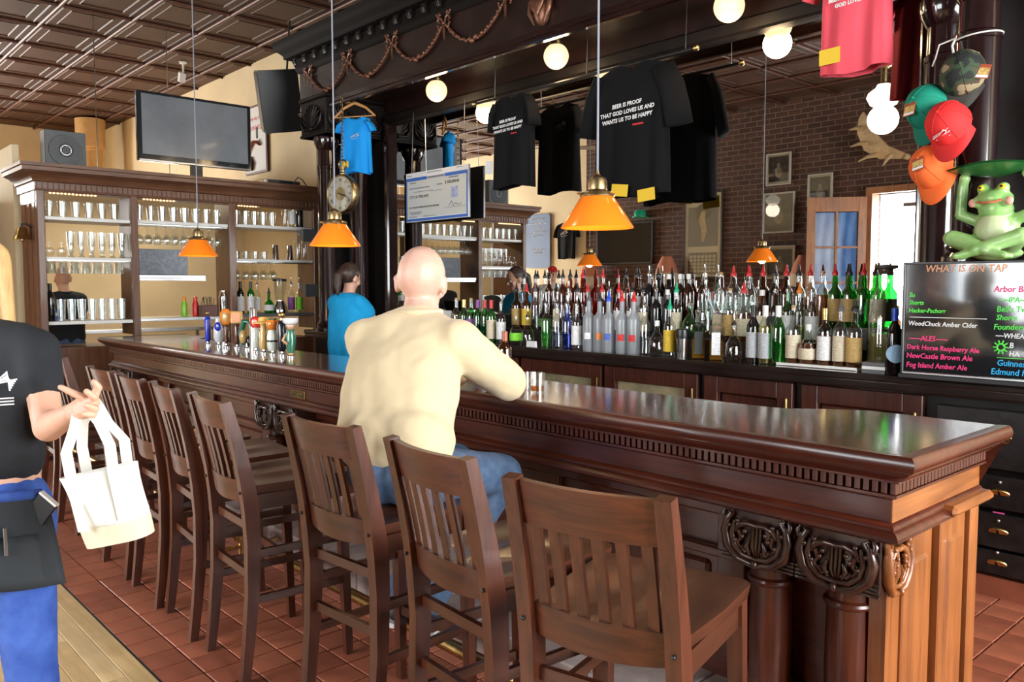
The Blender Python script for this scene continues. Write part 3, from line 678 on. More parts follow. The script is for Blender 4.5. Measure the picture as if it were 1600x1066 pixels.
for x0, x1, cols, z0 in ((-7.95, -7.45, ((-7.7, 4.41), (-7.68, 4.78)), CT), (-1.76, -1.24, ((-1.53, 4.50), (-1.80, 4.80)), 1.645)):
    w = x1-x0; cx = (x0+x1)/2
    MB().box((cx, 4.61, 3.24), (w, .70, .36), TK, b=.008).build('capital_block', EBONY, bb)
    MB().box((cx, 4.61, 3.44), (w+.05, .74, .04), TK, b=.01).build('abacus', EBONY, bb)
    MB().box((cx, 4.61, 3.075), (w+.03, .72, .03), TK, b=.008).build('abacus', EBONY, bb)
    fan(MB(), TK @ Matrix.Translation((cx, 4.255, 3.25)), w*.85, .30).build('capital_carving', EBONY, bb, smooth=60)
    for yy in (4.43, 4.78): fan(MB(), TK @ Matrix.Translation((x1+.002, yy, 3.25)) @ Matrix.Rotation(R(90), 4, 'Z'), .30, .30).build('capital_carving', EBONY, bb, smooth=60)
    for c in cols: shaft(c[0], c[1], z0 if c[1] < 4.7 else CT)
MB().box((-1.34, 4.63, 1.35), (.82, .49, .58), TK, b=.01).build('pedestal', EBONY, bb)
# opal globe lamps under the soffit
OPAL = glow('opal_globe', (1, .72, .40), .8)
gl0 = None
for k, (x, lab) in enumerate(((-3.063, 'glowing opal globe lamp above the large black shirt and pink shirt'), (-4.612, 'glowing opal globe lamp between the two hanging black shirts'), (-6.146, 'glowing opal globe lamp over the big cheque, closest to left columns'))):
    if gl0 is None:
        gl0 = thing('globe_lamp', lab, 'lamp', (x, 4.66, 3.31), 0, 'opal globe lamps under the back bar soffit')
        MB().ball((0, 0, 0), .098, 24, 14).build('globe', OPAL, gl0, smooth=180)
        MB().lathe([(.06, .17), (.062, .16), (.05, .145), (.035, .135), (.035, .115), (.052, .105), (.052, .078), (.046, .075)], 20).build('fitter', OLDBRASS, gl0)
    else: dup(gl0, (x, 4.66, 3.31), 0, lab)
    l = bpy.data.lights.new('globe_light', 'POINT'); l.energy = 7; l.color = (1, .72, .40); l.shadow_soft_size = .1
    lo = bpy.data.objects.new('globe_light', l); COL.objects.link(lo); lo.location = (x, 4.66, 3.19)
# ================================================================ glass cabinet at the far end
gc = thing('glass_cabinet', 'open walnut cabinet with white shelves of glasses beyond the bar', 'cabinet', (-8.7, 3.3, 0))
TG = Matrix.Translation((8.7, -3.3, 0))
CX, CD = -8.5, .60
for y0, y1 in ((1.90, 1.965), (2.715, 2.78), (3.70, 3.775), (4.69, 4.75)):
    MB().box((CX-.03, (y0+y1)/2, 1.22), (.06, y1-y0, 2.44), TG, b=.006).build('post', CABW, gc)
    if y0 > 2: MB().box((CX-.24, (y0+y1)/2, 1.75), (.36, .03, 1.4), TG).build('divider', CABW, gc)
MB().box((CX-CD/2-.06, 1.925, 1.22), (CD-.0, .03, 2.44), TG).build('side_panel', CABSIDE, gc)
for k in range(3): MB().box((CX-.13-k*.19, 1.908, 1.6), (.09, .02, 1.45), TG, b=.008).build('side_stile', CABSIDE, gc)
MB().box((CX-.32, 1.906, 2.36), (.56, .022, .14), TG, b=.006).build('side_rail', CABSIDE, gc)
cpath = [(-9.16, 1.90), (CX, 1.90), (CX, 4.78)]
MB().sweep(cpath, [(-.04, 2.40), (.012, 2.40), (.018, 2.41), (.018, 2.475), (.035, 2.485), (.045, 2.51), (.085, 2.545), (.12, 2.56), (.135, 2.565), (.135, 2.60), (.15, 2.605), (.15, 2.635), (-.04, 2.64)], TG).build('cornice', CABY, gc)
MB().box((-8.8, 3.34, 2.62), (.7, 2.9, .03), TG).build('cabinet_top', CABY, gc)
MB().box((-8.56, 3.34, 2.415), (.04, 2.8, .06), TG).build('top_rail', CABY, gc)
dme = MB().box((0, 0, 0), (.012, .040, .058), b=.002).mesh('dentil', CABY, 0)
for k in range(62): inst('dentil', dme, gc, (CX+.024+8.7, 1.92+k*.0462-3.3, 2.442))
def shelf(y0, y1, z, d=.44, m=SHELFW): MB().box((CX-.03-d/2, (y0+y1)/2, z-.016), (d, y1-y0, .032), TG, b=.003).build('shelf', m, gc)
for y0, y1, zs in ((1.965, 2.715, (2.172, 1.80, 1.20)), (2.78, 3.70, (2.18,)), (3.775, 4.69, (2.19, 1.82))):
    for z in zs: shelf(y0, y1, z)
shelf(2.78, 3.45, 1.64, .35, STEEL); MB().box((CX-.21, 3.12, 1.60), (.35, .66, .03), TG).build('shelf', STEEL, gc)
shelf(2.78, 3.70, 1.21, .55, STEEL); shelf(3.775, 4.69, 1.225, .5, GREYP)
MB().box((CX-.33, 3.33, .5), (.5, 2.75, .9), TG).build('base_cupboard', CABW, gc)
# rope lights
BULB = glow('rope_light_bulb', (1, .55, .22), 5)
for y0, y1, lab in ((2.0, 2.42, 'string of small amber lights over the tall pilsner glasses'), (2.83, 3.16, 'string of amber lights at top of middle cabinet bay'), (3.80, 4.05, 'short string of amber lights at top of cabinet bay near columns')):
    t = thing('rope_light', lab, 'lights', (CX-.02, y0, 2.385), 0, 'rope lights in the glass cabinet')
    MB().tube([(0, 0, 0), (0, (y1-y0)/2, -.004), (0, y1-y0, 0)], .007, 6).build('rope', plain('rope_pvc', (.7, .5, .3), .3), t)
    bm_ = MB()
    for k in range(int((y1-y0)/.032)): bm_.ball((.008, .016+k*.032, -.002), .0075, 6, 4)
    bm_.build('bulbs', BULB, t)['kind'] = 'stuff'
# glassware kinds (single meshes)
def solid(mb, nm, mat=CLEAR): return mb.mesh(nm, mat, 50)
def og(pr, seg=14): return MB().open_lathe(pr, seg)
G = {'pint_glass': solid(og([(1e-5, .012), (.026, .014), (.040, .150), (.042, .150), (.030, 0), (1e-5, 0)]), 'pint_glass'),
 'pilsner_glass': solid(og([(1e-5, .03), (.018, .035), (.030, .12), (.034, .245), (.036, .245), (.033, .12), (.016, .028), (.032, .006), (.032, 0), (1e-5, 0)]), 'pilsner_glass'),
 'tall_glass': solid(og([(1e-5, .012), (.028, .014), (.037, .205), (.039, .205), (.031, 0), (1e-5, 0)]), 'tall_glass'),
 'wine_glass': solid(og([(1e-5, 0), (.034, 0), (.034, -.003), (.005, -.012), (.0045, -.075), (.016, -.088), (.036, -.120), (.037, -.150), (.030, -.185), (.028, -.185), (.034, -.150), (.033, -.121), (1e-5, -.09)]), 'wine_glass'),
 'glass_mug': solid(og([(1e-5, -.012), (.030, -.014), (.036, -.06), (.042, -.115), (.044, -.115), (.040, -.06), (.034, 0), (1e-5, 0)]).tube([(.036, 0, -.02), (.066, 0, -.03), (.068, 0, -.075), (.040, 0, -.09)], .006, 6), 'glass_mug'),
 'tumbler': solid(og([(1e-5, .012), (.030, .014), (.036, .085), (.038, .085), (.033, 0), (1e-5, 0)]), 'tumbler'),
 'snifter': solid(og([(.030, 0), (.028, 0), (.044, .04), (.040, .075), (.006, .092), (.005, .12), (.032, .13), (.032, .134), (1e-5, .134)]), 'snifter'),
 'mixing_tin': solid(MB().open_lathe([(1e-5, .165), (.028, .165), (.030, .16), (.043, .0), (.041, 0)], 16), 'mixing_tin', CHROME)}
ORD = ['first', 'second', 'third', 'fourth', 'fifth', 'sixth', 'seventh', 'eighth', 'ninth', 'tenth', 'eleventh', 'twelfth']
def row(kind, y0, y1, n, z, label, group, x0=-8.62, rows=1, dx=.095, cat='glass'):
    for r_ in range(rows):
        for k in range(n):
            o = inst(kind, G[kind], None, (x0-r_*dx+rnd.uniform(-.006, .006), y0+(y1-y0)*(k+.5*(r_ % 2)*.6)/max(1, n-1) if n > 1 else y0, z), (0, 0, rnd.uniform(0, 6.28) if kind != 'glass_mug' else rnd.uniform(-.5, .5)))
            tag(o, label+', '+('' if rows == 1 else ('front row ' if r_ == 0 else 'back row '))+ORD[k]+' from the bell end', cat, group)
row('pint_glass', 2.02, 2.60, 6, 2.172, 'pint glass on shelf over the pilsners', 'pint glasses on the first bay top shelf', rows=2, dx=.11)
row('pilsner_glass', 2.20, 2.66, 6, 1.80, 'footed pilsner glass', 'pilsner glasses on the middle shelf', rows=2, dx=.10)
row('snifter', 2.02, 2.12, 2, 1.80, 'upturned brandy snifter beside the pilsners', 'upturned brandy snifters')
row('glass_mug', 2.03, 2.63, 7, 1.765, 'mug hanging below the pilsners', 'mugs hanging under the pilsner shelf', rows=2, dx=.13)
row('tall_glass', 2.10, 2.64, 7, 1.20, 'tall glass on lowest white shelf', 'tall glasses on the lowest shelf', rows=2, dx=.10)
row('pint_glass', 2.83, 3.62, 8, 2.18, 'pint glass in middle cabinet bay', 'pint glasses in the middle bay', rows=2, dx=.11)
row('wine_glass', 2.83, 3.62, 10, 2.135, 'wine glass hanging in middle bay', 'wine glasses hanging in the middle bay', rows=2, dx=.13)
row('pint_glass', 3.83, 4.25, 5, 2.19, 'pint glass in bay by the columns', 'pint glasses in the bay next to the columns', rows=2, dx=.11)
row('tumbler', 3.83, 4.15, 4, 1.82, 'short tumbler beside mixing tins', 'tumblers in the bay next to the columns', rows=2, dx=.10)
row('mixing_tin', 4.28, 4.45, 2, 1.82, 'upturned steel mixing tin by the tumblers', 'upturned mixing tins', cat='shaker')
row('wine_glass', 3.83, 4.25, 5, 1.785, 'wine glass hanging under the tumblers', 'wine glasses hanging in the bay next to the columns', rows=2, dx=.13)
# hanger rails for the stemware
for y0, y1, z in ((1.98, 2.70, 1.768), (2.79, 3.69, 2.140), (3.79, 4.67, 1.788)):
    for k in range(3): MB().box((CX-.09-k*.13+.055, (y0+y1)/2, z), (.012, y1-y0, .008), TG).build('stemware_rail', STEEL, gc)
# cocktail shaker, bar caddies, small racks
cs = thing('cocktail_shaker', 'tall chrome cocktail shaker on steel counter of the cabinet', 'shaker', (-8.6, 3.66, 1.21))
MB().lathe([(.036, 0), (.038, .01), (.046, .20), (.046, .205)], 20).build('shaker_body', CHROME, cs); MB().lathe([(.044, .205), (.034, .24), (.032, .27), (1e-4, .275)], 20).build('shaker_lid', CHROME, cs)
cd = thing('straw_caddy', 'brown straw caddy with black straws beside the cocktail shaker', 'caddy', (-8.62, 3.50, 1.21))
MB().box((0, 0, .06), (.10, .16, .12), b=.004).build('caddy_box', plain('brown_plastic', (.10, .03, .02), .4), cd)
for k in range(9): MB().tube([(rnd.uniform(-.03, .03), -.06+k*.015, .10), (rnd.uniform(-.03, .03), -.06+k*.015, .19+rnd.uniform(-.01, .02))], .004, 6).build('straw', BLACKP, cd)
def squeeze(x, y, z, cbody, ccap, lab):
    t = thing('squeeze_bottle', lab, 'bottle', (x, y, z)); MB().lathe([(.03, 0), (.032, .01), (.032, .13), (.02, .16), (.02, .17)], 16).build('bottle_body', cbody, t); MB().lathe([(.021, .165), (.021, .20), (.006, .21), (1e-4, .212)], 14).build('cap', ccap, t)
squeeze(-8.75, 3.30, 1.21, plain('lime_plastic', (.25, .55, .03), .3), plain('orange_cap', (.8, .25, .02), .4), 'green squeeze bottle with orange cap on steel counter')
squeeze(-8.75, 3.42, 1.21, REDP, REDP, 'red squeeze bottle next to the green one on steel counter')
gb = tag(MB().box((0, 0, 0), (.02, .56, .27), b=.004).build('grey_board', plain('grey_speckled_board', (.30, .33, .38), .6, var=.25, vscale=30), None, (-8.84, 3.10, 1.80)), 'speckled grey board standing on the steel shelf of cabinet', 'board')
gb.location.z = 1.641+.135
for k, (y, z) in enumerate(((4.58, 2.16), (4.60, 1.55))):
    m = MB().prism([(-.06, 0), (.10, 0), (.10, .14), (-.02, .03)], -.09, .09, Matrix.Translation((-8.47+8.7, y-3.3, z-.0)) @ Matrix.Rotation(R(90), 4, 'X') @ Matrix.Rotation(R(180), 4, 'X'))
    m.build('speed_rack', GREYP, gc)
# television, speakers, set-top box
tv = thing('television', 'flat television standing on top of the glass cabinet', 'television', (-8.75, 3.47, 2.635))
SCREEN = plain('tv_screen', (.16, .17, .19), .22, coat=.8, c2=(.27, .29, .31), vscale=1.2)  # window reflection put into the screen as clouded grey
MB().box((0, 0, .505), (.06, 1.20, .70), b=.012).build('bezel', plain('tv_bezel', (.02, .022, .026), .15, coat=.8), tv)
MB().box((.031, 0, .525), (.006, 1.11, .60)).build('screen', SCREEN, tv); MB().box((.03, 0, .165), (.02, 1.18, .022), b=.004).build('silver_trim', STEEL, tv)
MB().box((-.01, 0, .10), (.04, .12, .16)).build('stand_neck', BLACKP, tv); MB().box((0, 0, .012), (.24, .5, .024), b=.008).build('stand_foot', BLACKP, tv)
sp = thing('square_speaker', 'grey square speaker with round driver behind a grille on cabinet', 'speaker', (-8.75, 2.215, 2.635))
MB().box((-.06, 0, .18), (.16, .36, .36), b=.006).build('speaker_box', GREYP, sp)
for r0, r1, m_ in ((.06, .15, BLACKP), (.035, .055, STEEL), (0, .033, BLACKP)): MB().lathe([(max(r0, 1e-4), 0), (r0+.005, .012), (r1-.005, .012), (r1, 0)], 26, Matrix.Translation((.02, 0, .18)) @ Matrix.Rotation(R(90), 4, 'Y')).build('driver_ring', m_, sp)
m = MB()
for k in range(24): m.box((.036, -.17+k*.0148, .18), (.002, .0025, .34)); m.box((.036, 0, .01+k*.0148), (.002, .34, .0025))
m.build('grille', plain('grille_grey', (.20, .21, .22), .4), sp)['kind'] = 'stuff'
sb = thing('set_top_box', 'silver and black set-top box on cabinet next to television', 'electronics', (-8.62, 4.32, 2.636))
MB().box((0, 0, .03), (.25, .42, .06), b=.005).build('box_case', STEEL, sb); MB().box((.126, -.03, .03), (.004, .30, .045)).build('front_panel', BLACKP, sb)
MB().tube([(0, .2, .06), (.02, .24, .12), (0, .30, .10), (0, .36, .03), (.02, .40, .02)], .006, 6).build('cable', BLACKP, sb)
hs = thing('hanging_speaker', 'black wedge loudspeaker hung high beside the back bar cornice', 'speaker', (-8.95, 4.55, 3.66))
hs.rotation_euler = (R(8), R(14), R(-20)); MB().prism([(-.2, -.24), (.2, -.24), (.16, .2), (-.16, .2)], -.34, .34).build('speaker_cabinet', BLACKM, hs); MB().box((0, -.245, 0), (.36, .012, .64), b=.004).build('grille', BLACKP, hs)
MB().tube([(0, .1, .3), (.0, .16, .62), (.02, .2, .86)], .012, 6).build('hanging_strap', BLACKM, hs)
sc_ = thing('security_camera', 'small white security camera on bracket under the tin ceiling', 'camera', (-11.4, 4.37, 4.548))
MB().lathe([(.05, 0), (.05, -.02), (.015, -.03), (.012, -.12), (.02, -.14)], 14).build('bracket', WHITE, sc_); MB().box((.02, 0, -.20), (.09, .08, .13), Matrix.Rotation(R(20), 4, 'Y'), b=.01).build('camera_body', WHITE, sc_); MB().ball((.075, .0, -.16), .014, 8, 6).build('lens', BLACKP, sc_)
ps = thing('framed_poster', 'tall framed poster with red lettering on cream wall by speaker', 'poster', (-10.72, 5.09, 3.05))
MB().box((0, -.012, .46), (.66, .024, .92), b=.004).build('frame', plain('poster_frame', (.12, .05, .03), .4), ps); MB().box((0, -.026, .46), (.60, .006, .86)).build('print', PAPER, ps)
for k, (tx, s) in enumerate((('Lovely day for a', .072), ('GUINNESS', .085))): text('poster_text', tx, s, RPRINT, ps, face((0, -.030, .74-.13*k), '-y'))
MB().tube([(-.20, -.03, .26), (-.10, -.03, .38), (.05, -.03, .43), (.16, -.03, .36)], [.03, .06, .07, .04], 10, flat=.1).build('poster_art', plain('poster_rust', (.45, .10, .04), .6), ps); MB().box((.05, -.031, .54), (.045, .006, .15)).build('poster_art', INK, ps); MB().tube([(-.12, -.03, .24), (-.06, -.03, .14), (-.10, -.03, .05)], [.03, .05, .05], 8, flat=.12).build('poster_art', INK, ps)
bl = thing('brass_bell', 'brass wall bell on side of glass cabinet', 'bell', (-8.72, 1.82, 2.07))
MB().lathe([(.085, -.11), (.078, -.10), (.055, -.06), (.045, -.02), (.03, .0), (1e-4, .005)], 20).build('bell_body', BRASS, bl); MB().ball((0, 0, -.115), .02, 10, 6).build('clapper', BRASS, bl); MB().tube([(0, 0, 0), (0, 0, .03), (0, .04, .035), (0, .083, .0)], .009, 6).build('bell_bracket', BLACKM, bl)
dk = thing('dark_cupboard', 'tall dark wooden cupboard behind the brass bell', 'cupboard', (-10.3, 1.39, 0))
MB().box((0, 0, 1.2), (.5, .9, 2.4), b=.01).build('cupboard_body', EBONYR, dk)
for k in range(2): MB().box((.255, -.22+k*.44, 1.2), (.02, .40, 2.2), b=.008).build('cupboard_door', CABW, dk)
kl = thing('added_kitchen_lamp', 'added strip lamp brightening the kitchen behind cabinet', 'lamp', (-10.15, 3.3, 2.62))  # added lamp, brightens the kitchen seen through the cabinet
MB().box((0, 0, .03), (.12, 1.1, .06), b=.01).build('lamp_housing', WHITE, kl); MB().tube([(0, -.5, -.02), (0, .5, -.02)], .018, 10).build('lamp_tube', glow('strip_tube', (1, .9, .72), 6), kl)
for y in (-.4, .4): MB().tube([(0, y, .05), (0, y, H-2.62)], .006, 6).build('lamp_rod', STEEL, kl)
l = bpy.data.lights.new('added_kitchen_light', 'AREA'); l.shape = 'RECTANGLE'; l.size = .1; l.size_y = 1.0; l.energy = 17; l.color = (1, .86, .62); lo = bpy.data.objects.new('added_kitchen_light', l); COL.objects.link(lo); lo.location = (-10.15, 3.3, 2.57)
pt = thing('prep_table', 'stainless kitchen prep table seen through the cabinet', 'table', (-10.2, 3.2, 0))
MB().box((0, 0, 1.02), (.6, 1.9, .04), b=.004).build('table_top', STEEL, pt)
for a in (-.26, .26):
    for b_ in (-.9, .9): MB().box((a, b_, .5), (.04, .04, 1.0)).build('leg', STEEL, pt)
# ================================================================ tap handles on the bar
tp_cols = {'tap_blue': (.01, .03, .50), 'tap_white': (.78, .80, .84), 'tap_brown': (.12, .03, .015), 'tap_orange': (.75, .22, .03), 'tap_green': (.03, .16, .09), 'tap_tan': (.66, .42, .14), 'tap_black': (.012, .012, .02), 'tap_red': (.6, .03, .03), 'tap_pale': (.70, .74, .66), 'tap_skin': (.6, .35, .22)}
TC = {k[4:]: plain(k, v, .22, coat=.5) for k, v in tp_cols.items()}
TAPZ = 1.0795
def tap(x, y, lab, parts):
    t = thing('tap_handle', lab, 'tap', (x, y, TAPZ), R(40))
    MB().lathe([(.022, 0), (.022, .012), (.010, .02), (.009, .05)], 14).build('tap_stem', CHROME, t)
    for nm, mat, mb in parts: mb.build(nm, mat, t, smooth=50)
def lt(*pr): return MB().lathe(list(pr), 16)
stick = lambda r, h: lt((r*.6, .03), (r, .06), (r*.9, h*.5), (r*1.15, h*.85), (r*.7, h), (1e-4, h+.003))
tap(-6.17, 2.50, 'slender blue beer tap handle with brass finial', [('handle', TC['blue'], stick(.022, .22)), ('finial', BRASS, MB().ball((0, 0, .245), .014, 10, 7))])
tap(-6.02, 2.52, 'white bottle-shaped tap handle with blue oval emblem', [('handle', TC['white'], lt((.02, .03), (.036, .06), (.036, .13), (.022, .18), (.020, .21), (1e-4, .212))), ('emblem', TC['blue'], MB().ball((.01, -.032, .15), (.026, .01, .034), 12, 8))])
tap(-5.86, 2.51, 'brown tap handle topped with a round orange emblem', [('handle', TC['brown'], stick(.016, .17)), ('emblem', TC['orange'], MB().ball((0, 0, .225), (.05, .016, .062), 16, 10)), ('emblem_face', TC['tan'], MB().ball((0, -.012, .225), (.03, .01, .036), 14, 8))])
tap(-5.72, 2.53, 'dark red tap handle with square orange and white sign', [('handle', TC['brown'], stick(.020, .18)), ('sign', TC['tan'], MB().box((0, 0, .225), (.09, .022, .09), b=.006)), ('sign_face', TC['orange'], MB().box((0, -.012, .225), (.066, .006, .066)))])
tap(-5.60, 2.55, 'sculpted green and tan arched tap handle', [('handle', TC['green'], MB().tube([(-.04, 0, .03), (-.045, 0, .12), (-.02, 0, .20), (.02, 0, .20), (.045, 0, .12), (.04, 0, .03)], [.016, .018, .022, .022, .018, .014], 10)), ('figure', TC['tan'], MB().ball((-.02, -.02, .09), (.026, .02, .05), 12, 8)), ('base_figure', TC['black'], MB().ball((.02, -.01, .06), (.02, .02, .04), 10, 7))])
tap(-5.45, 2.53, 'tall polished steel tap tower between the sculpted handles', [('tower', STEEL, lt((.03, 0), (.026, .03), (.026, .29), (.02, .30), (1e-4, .30))), ('spout', CHROME, MB().tube([(0, .02, .2), (0, .09, .2), (0, .10, .15)], .010, 8))])
tap(-5.29, 2.47, 'white tap handle with round red emblem', [('handle', TC['pale'], stick(.022, .17)), ('emblem', TC['red'], MB().ball((0, 0, .205), (.042, .014, .042), 16, 9)), ('emblem_face', WPRINT, MB().box((0, -.014, .205), (.035, .004, .014)))])
tap(-5.15, 2.46, 'tan figure tap handle wearing a wide straw hat', [('figure', TC['tan'], lt((.022, .03), (.030, .06), (.028, .14), (.018, .17), (.024, .20), (1e-4, .22))), ('hat', plain('straw', (.75, .48, .12), .7), lt((.072, .205), (.070, .213), (.034, .218), (.030, .245), (1e-4, .25)))])
tap(-5.02, 2.46, 'white figure tap handle with round orange head', [('figure', TC['pale'], lt((.026, .03), (.036, .05), (.036, .12), (.026, .165), (1e-4, .17))), ('head', TC['orange'], MB().ball((0, 0, .205), .042, 16, 10)), ('belt', TC['black'], lt((.037, .088), (.0375, .10))), ('headband', TC['green'], lt((.034, .228), (.028, .240)))])
tap(-4.91, 2.47, 'black tapered tap handle with gold ball finial', [('handle', TC['black'], stick(.028, .23)), ('finial', BRASS, MB().ball((0, 0, .265), .021, 12, 8)), ('finial_neck', BRASS, lt((.012, .225), (.010, .25)))])
tap(-4.77, 2.46, 'green suited figure tap handle wearing a white cap', [('figure', TC['green'], lt((.022, .03), (.028, .07), (.033, .13), (.022, .175), (1e-4, .18))), ('head', TC['skin'], MB().ball((0, 0, .20), .027, 12, 8)), ('cap', TC['white'], lt((.032, .21), (.048, .225), (.048, .25), (1e-4, .255))), ('arm', TC['skin'], MB().tube([(-.03, 0, .15), (-.045, -.02, .11), (-.01, -.04, .09)], .009, 8)), ('legs', TC['tan'], lt((.018, .02), (.022, .07)))])
# ================================================================ bottles on the back bar
GLS = {'clear': glass('bottle_clear', (.93, .96, .95), .10), 'green': glass('bottle_green', (.10, .62, .16), .10, body=.12, bodycol=(.02, .35, .05)), 'amber': glass('bottle_amber', (.42, .17, .04), .09, body=.15, bodycol=(.16, .05, .01)), 'black': plain('bottle_black', (.008, .008, .008), .05, coat=.5), 'blue': glass('bottle_blue', (.35, .45, .95), .10, body=.1, bodycol=(.02, .05, .6)), 'red': glass('bottle_red', (.65, .10, .05), .09, body=.2, bodycol=(.4, .03, .02)), 'frost': glass('bottle_frosted', (.80, .84, .88), .06, .35, body=.55, bodycol=(.72, .76, .80))}
LIQ = {'whisky': glass('liquor_amber', (.60, .22, .04), .03, body=.35, bodycol=(.42, .12, .015)), 'gold': glass('liquor_gold', (.85, .55, .12), .03, body=.3, bodycol=(.75, .38, .04)), 'wine': glass('liquor_wine', (.10, .02, .03), .03, body=.6, bodycol=(.03, .004, .006)), 'straw': glass('liquor_straw', (.85, .75, .35), .03, body=.2, bodycol=(.6, .5, .15)), 'green': glass('liquor_green', (.25, .80, .20), .03, body=.4, bodycol=(.08, .55, .06)), 'orange': glass('liquor_orange', (.85, .35, .05), .03, body=.5, bodycol=(.75, .25, .02))}
LABC = {'white': (.80, .80, .80), 'cream': (.66, .58, .42), 'tan': (.55, .36, .12), 'yellow': (.78, .52, .04), 'black': (.015, .02, .018), 'green': (.05, .22, .04), 'lime': (.22, .68, .03), 'violet': (.30, .10, .38), 'grey': (.42, .44, .46), 'orange': (.75, .25, .05), 'blue': (.08, .14, .50), 'red': (.6, .03, .03)}
LABM = {k: plain('label_'+k, v, .6, var=.22, vscale=60, stretch=(1, 1, 2.5)) for k, v in LABC.items()}
CAPM = {'red': REDP, 'black': BLACKP, 'steel': CHROME, 'cork': plain('cork', (.50, .33, .16), .8), 'gold': BRASS, 'violet': LABM['violet'], 'grey': GREYP, 'blue': BLUEP, 'green': GREENP, 'white': WHITE, 'orange': plain('orange_plastic', (.8, .22, .02), .3)}
SHAPE = {'T': [(.034, 0), (.036, .006), (.036, .175), (.031, .195), (.017, .215), (.0135, .235), (.0135, .285)],
 'W': [(.035, 0), (.037, .006), (.037, .185), (.034, .205), (.019, .232), (.0145, .25), (.0145, .305)],
 'F': [(.039, 0), (.041, .006), (.041, .20), (.038, .218), (.022, .238), (.0165, .25), (.0160, .325)],
 'H': [(.037, 0), (.039, .006), (.039, .170), (.036, .186), (.022, .202), (.0160, .215), (.0170, .255), (.0145, .260), (.0145, .285)],
 'Q': [(.036, 0), (.046, .012), (.050, .055), (.046, .095), (.028, .125), (.016, .14), (.0145, .20)],
 'J': [(.048, 0), (.052, .008), (.053, .150), (.048, .185), (.030, .215), (.018, .235), (.0165, .285)],
 'S': [(.043, 0), (.045, .006), (.045, .175), (.040, .192), (.018, .205), (.0145, .215), (.0145, .262)]}
KINDN = {'T': 'tall round', 'W': 'wine', 'F': 'frosted tall', 'H': 'high-shouldered', 'Q': 'squat round', 'J': 'large jug-shaped', 'S': 'square-sided'}
BSEG = {'S': 4}
BM = {}
def bmesh_for(kind, what, col):
    key = (kind, what, col)
    if key in BM: return BM[key]
    pr = SHAPE[kind]; seg = 16; M0 = Matrix.Rotation(R(45), 4, 'Z') if kind == 'S' else None
    if kind == 'S': seg = 4
    h = pr[-1][1]; rn = pr[-1][0]; rb = max(p[0] for p in pr); k = 1.0 if kind != 'S' else 1.2
    m = MB()
    if what == 'body':
        m.lathe([(p[0]*k if p[1] < h*.75 else p[0], p[1]) for p in pr], seg, M0)
        if kind == 'J': m.tube([(.018, 0, h-.03), (.048, 0, h-.04), (.06, 0, h-.08), (.05, 0, .19)], .007, 6)
        me = m.mesh('bottle_body', GLS[col], 40)
    elif what == 'liquid':
        f = {'whisky': .55, 'wine': .68, 'gold': .42, 'straw': .66, 'green': .62, 'orange': .60}[col]*h
        q = [(max(1e-4, p[0]*k-.004), max(p[1], .005)) for p in pr if p[1] < f]
        r_end = q[-1][0]; m.lathe(q+[(r_end, f), (1e-4, f)], seg, M0); me = m.mesh('liquid', LIQ[col], 40)
    elif what == 'label':
        zc = [p[1] for p in pr if p[0] > rb*.97]; z0, z1 = min(zc)+.025, max(zc)-.02
        if kind == 'Q': z0, z1 = .03, .085
        wa = 3.6
        if kind == 'F': z0, z1, wa = .075, .115, 1.1
        if kind == 'S': m.box((0, -rb*k*.7071-.0012, (z0+z1)/2), (rb*1.1, .002, (z1-z0)))
        else:
            rr = lambda z: next((a[0]+(b[0]-a[0])*(z-a[1])/(b[1]-a[1]) for a, b in zip(pr, pr[1:]) if a[1] <= z <= b[1]), rb)+.0012
            m.grid(lambda u, v: (rr(z0+v*(z1-z0))*math.sin((u-.5)*wa), -rr(z0+v*(z1-z0))*math.cos((u-.5)*wa), z0+v*(z1-z0)), 14, 4)
        me = m.mesh('paper_label', LABM[col], 40)
    elif what == 'cap':
        if col in ('cork',): m.lathe([(rn*.8, h-.006), (rn*.85, h+.014), (1e-4, h+.015)], 12)
        elif col in ('gold', 'violet') or (kind == 'W'): m.lathe([(rn+.0012, h-.055), (rn+.0015, h+.002), (1e-4, h+.003)], 12)
        elif col in ('red', 'black', 'green', 'blue', 'orange', 'grey') : m.lathe([(rn+.002, h-.012), (rn+.003, h+.004), (rn*.75, h+.012), (rn*.6, h+.022), (rn*.32, h+.050), (1e-4, h+.052)], 12)
        elif col == 'steel': m.lathe([(rn+.001, h-.004), (rn+.002, h+.008), (rn*.5, h+.016), (.0045, h+.022), (.0035, h+.062), (1e-4, h+.063)], 10)
        else: m.lathe([(rn+.002, h-.025), (rn+.002, h+.006), (1e-4, h+.008)], 12)
        me = m.mesh('pourer' if col in ('red', 'black', 'green', 'blue', 'steel', 'grey', 'orange') and kind != 'W' else 'stopper', CAPM[col], 40)
    BM[key] = me; return me
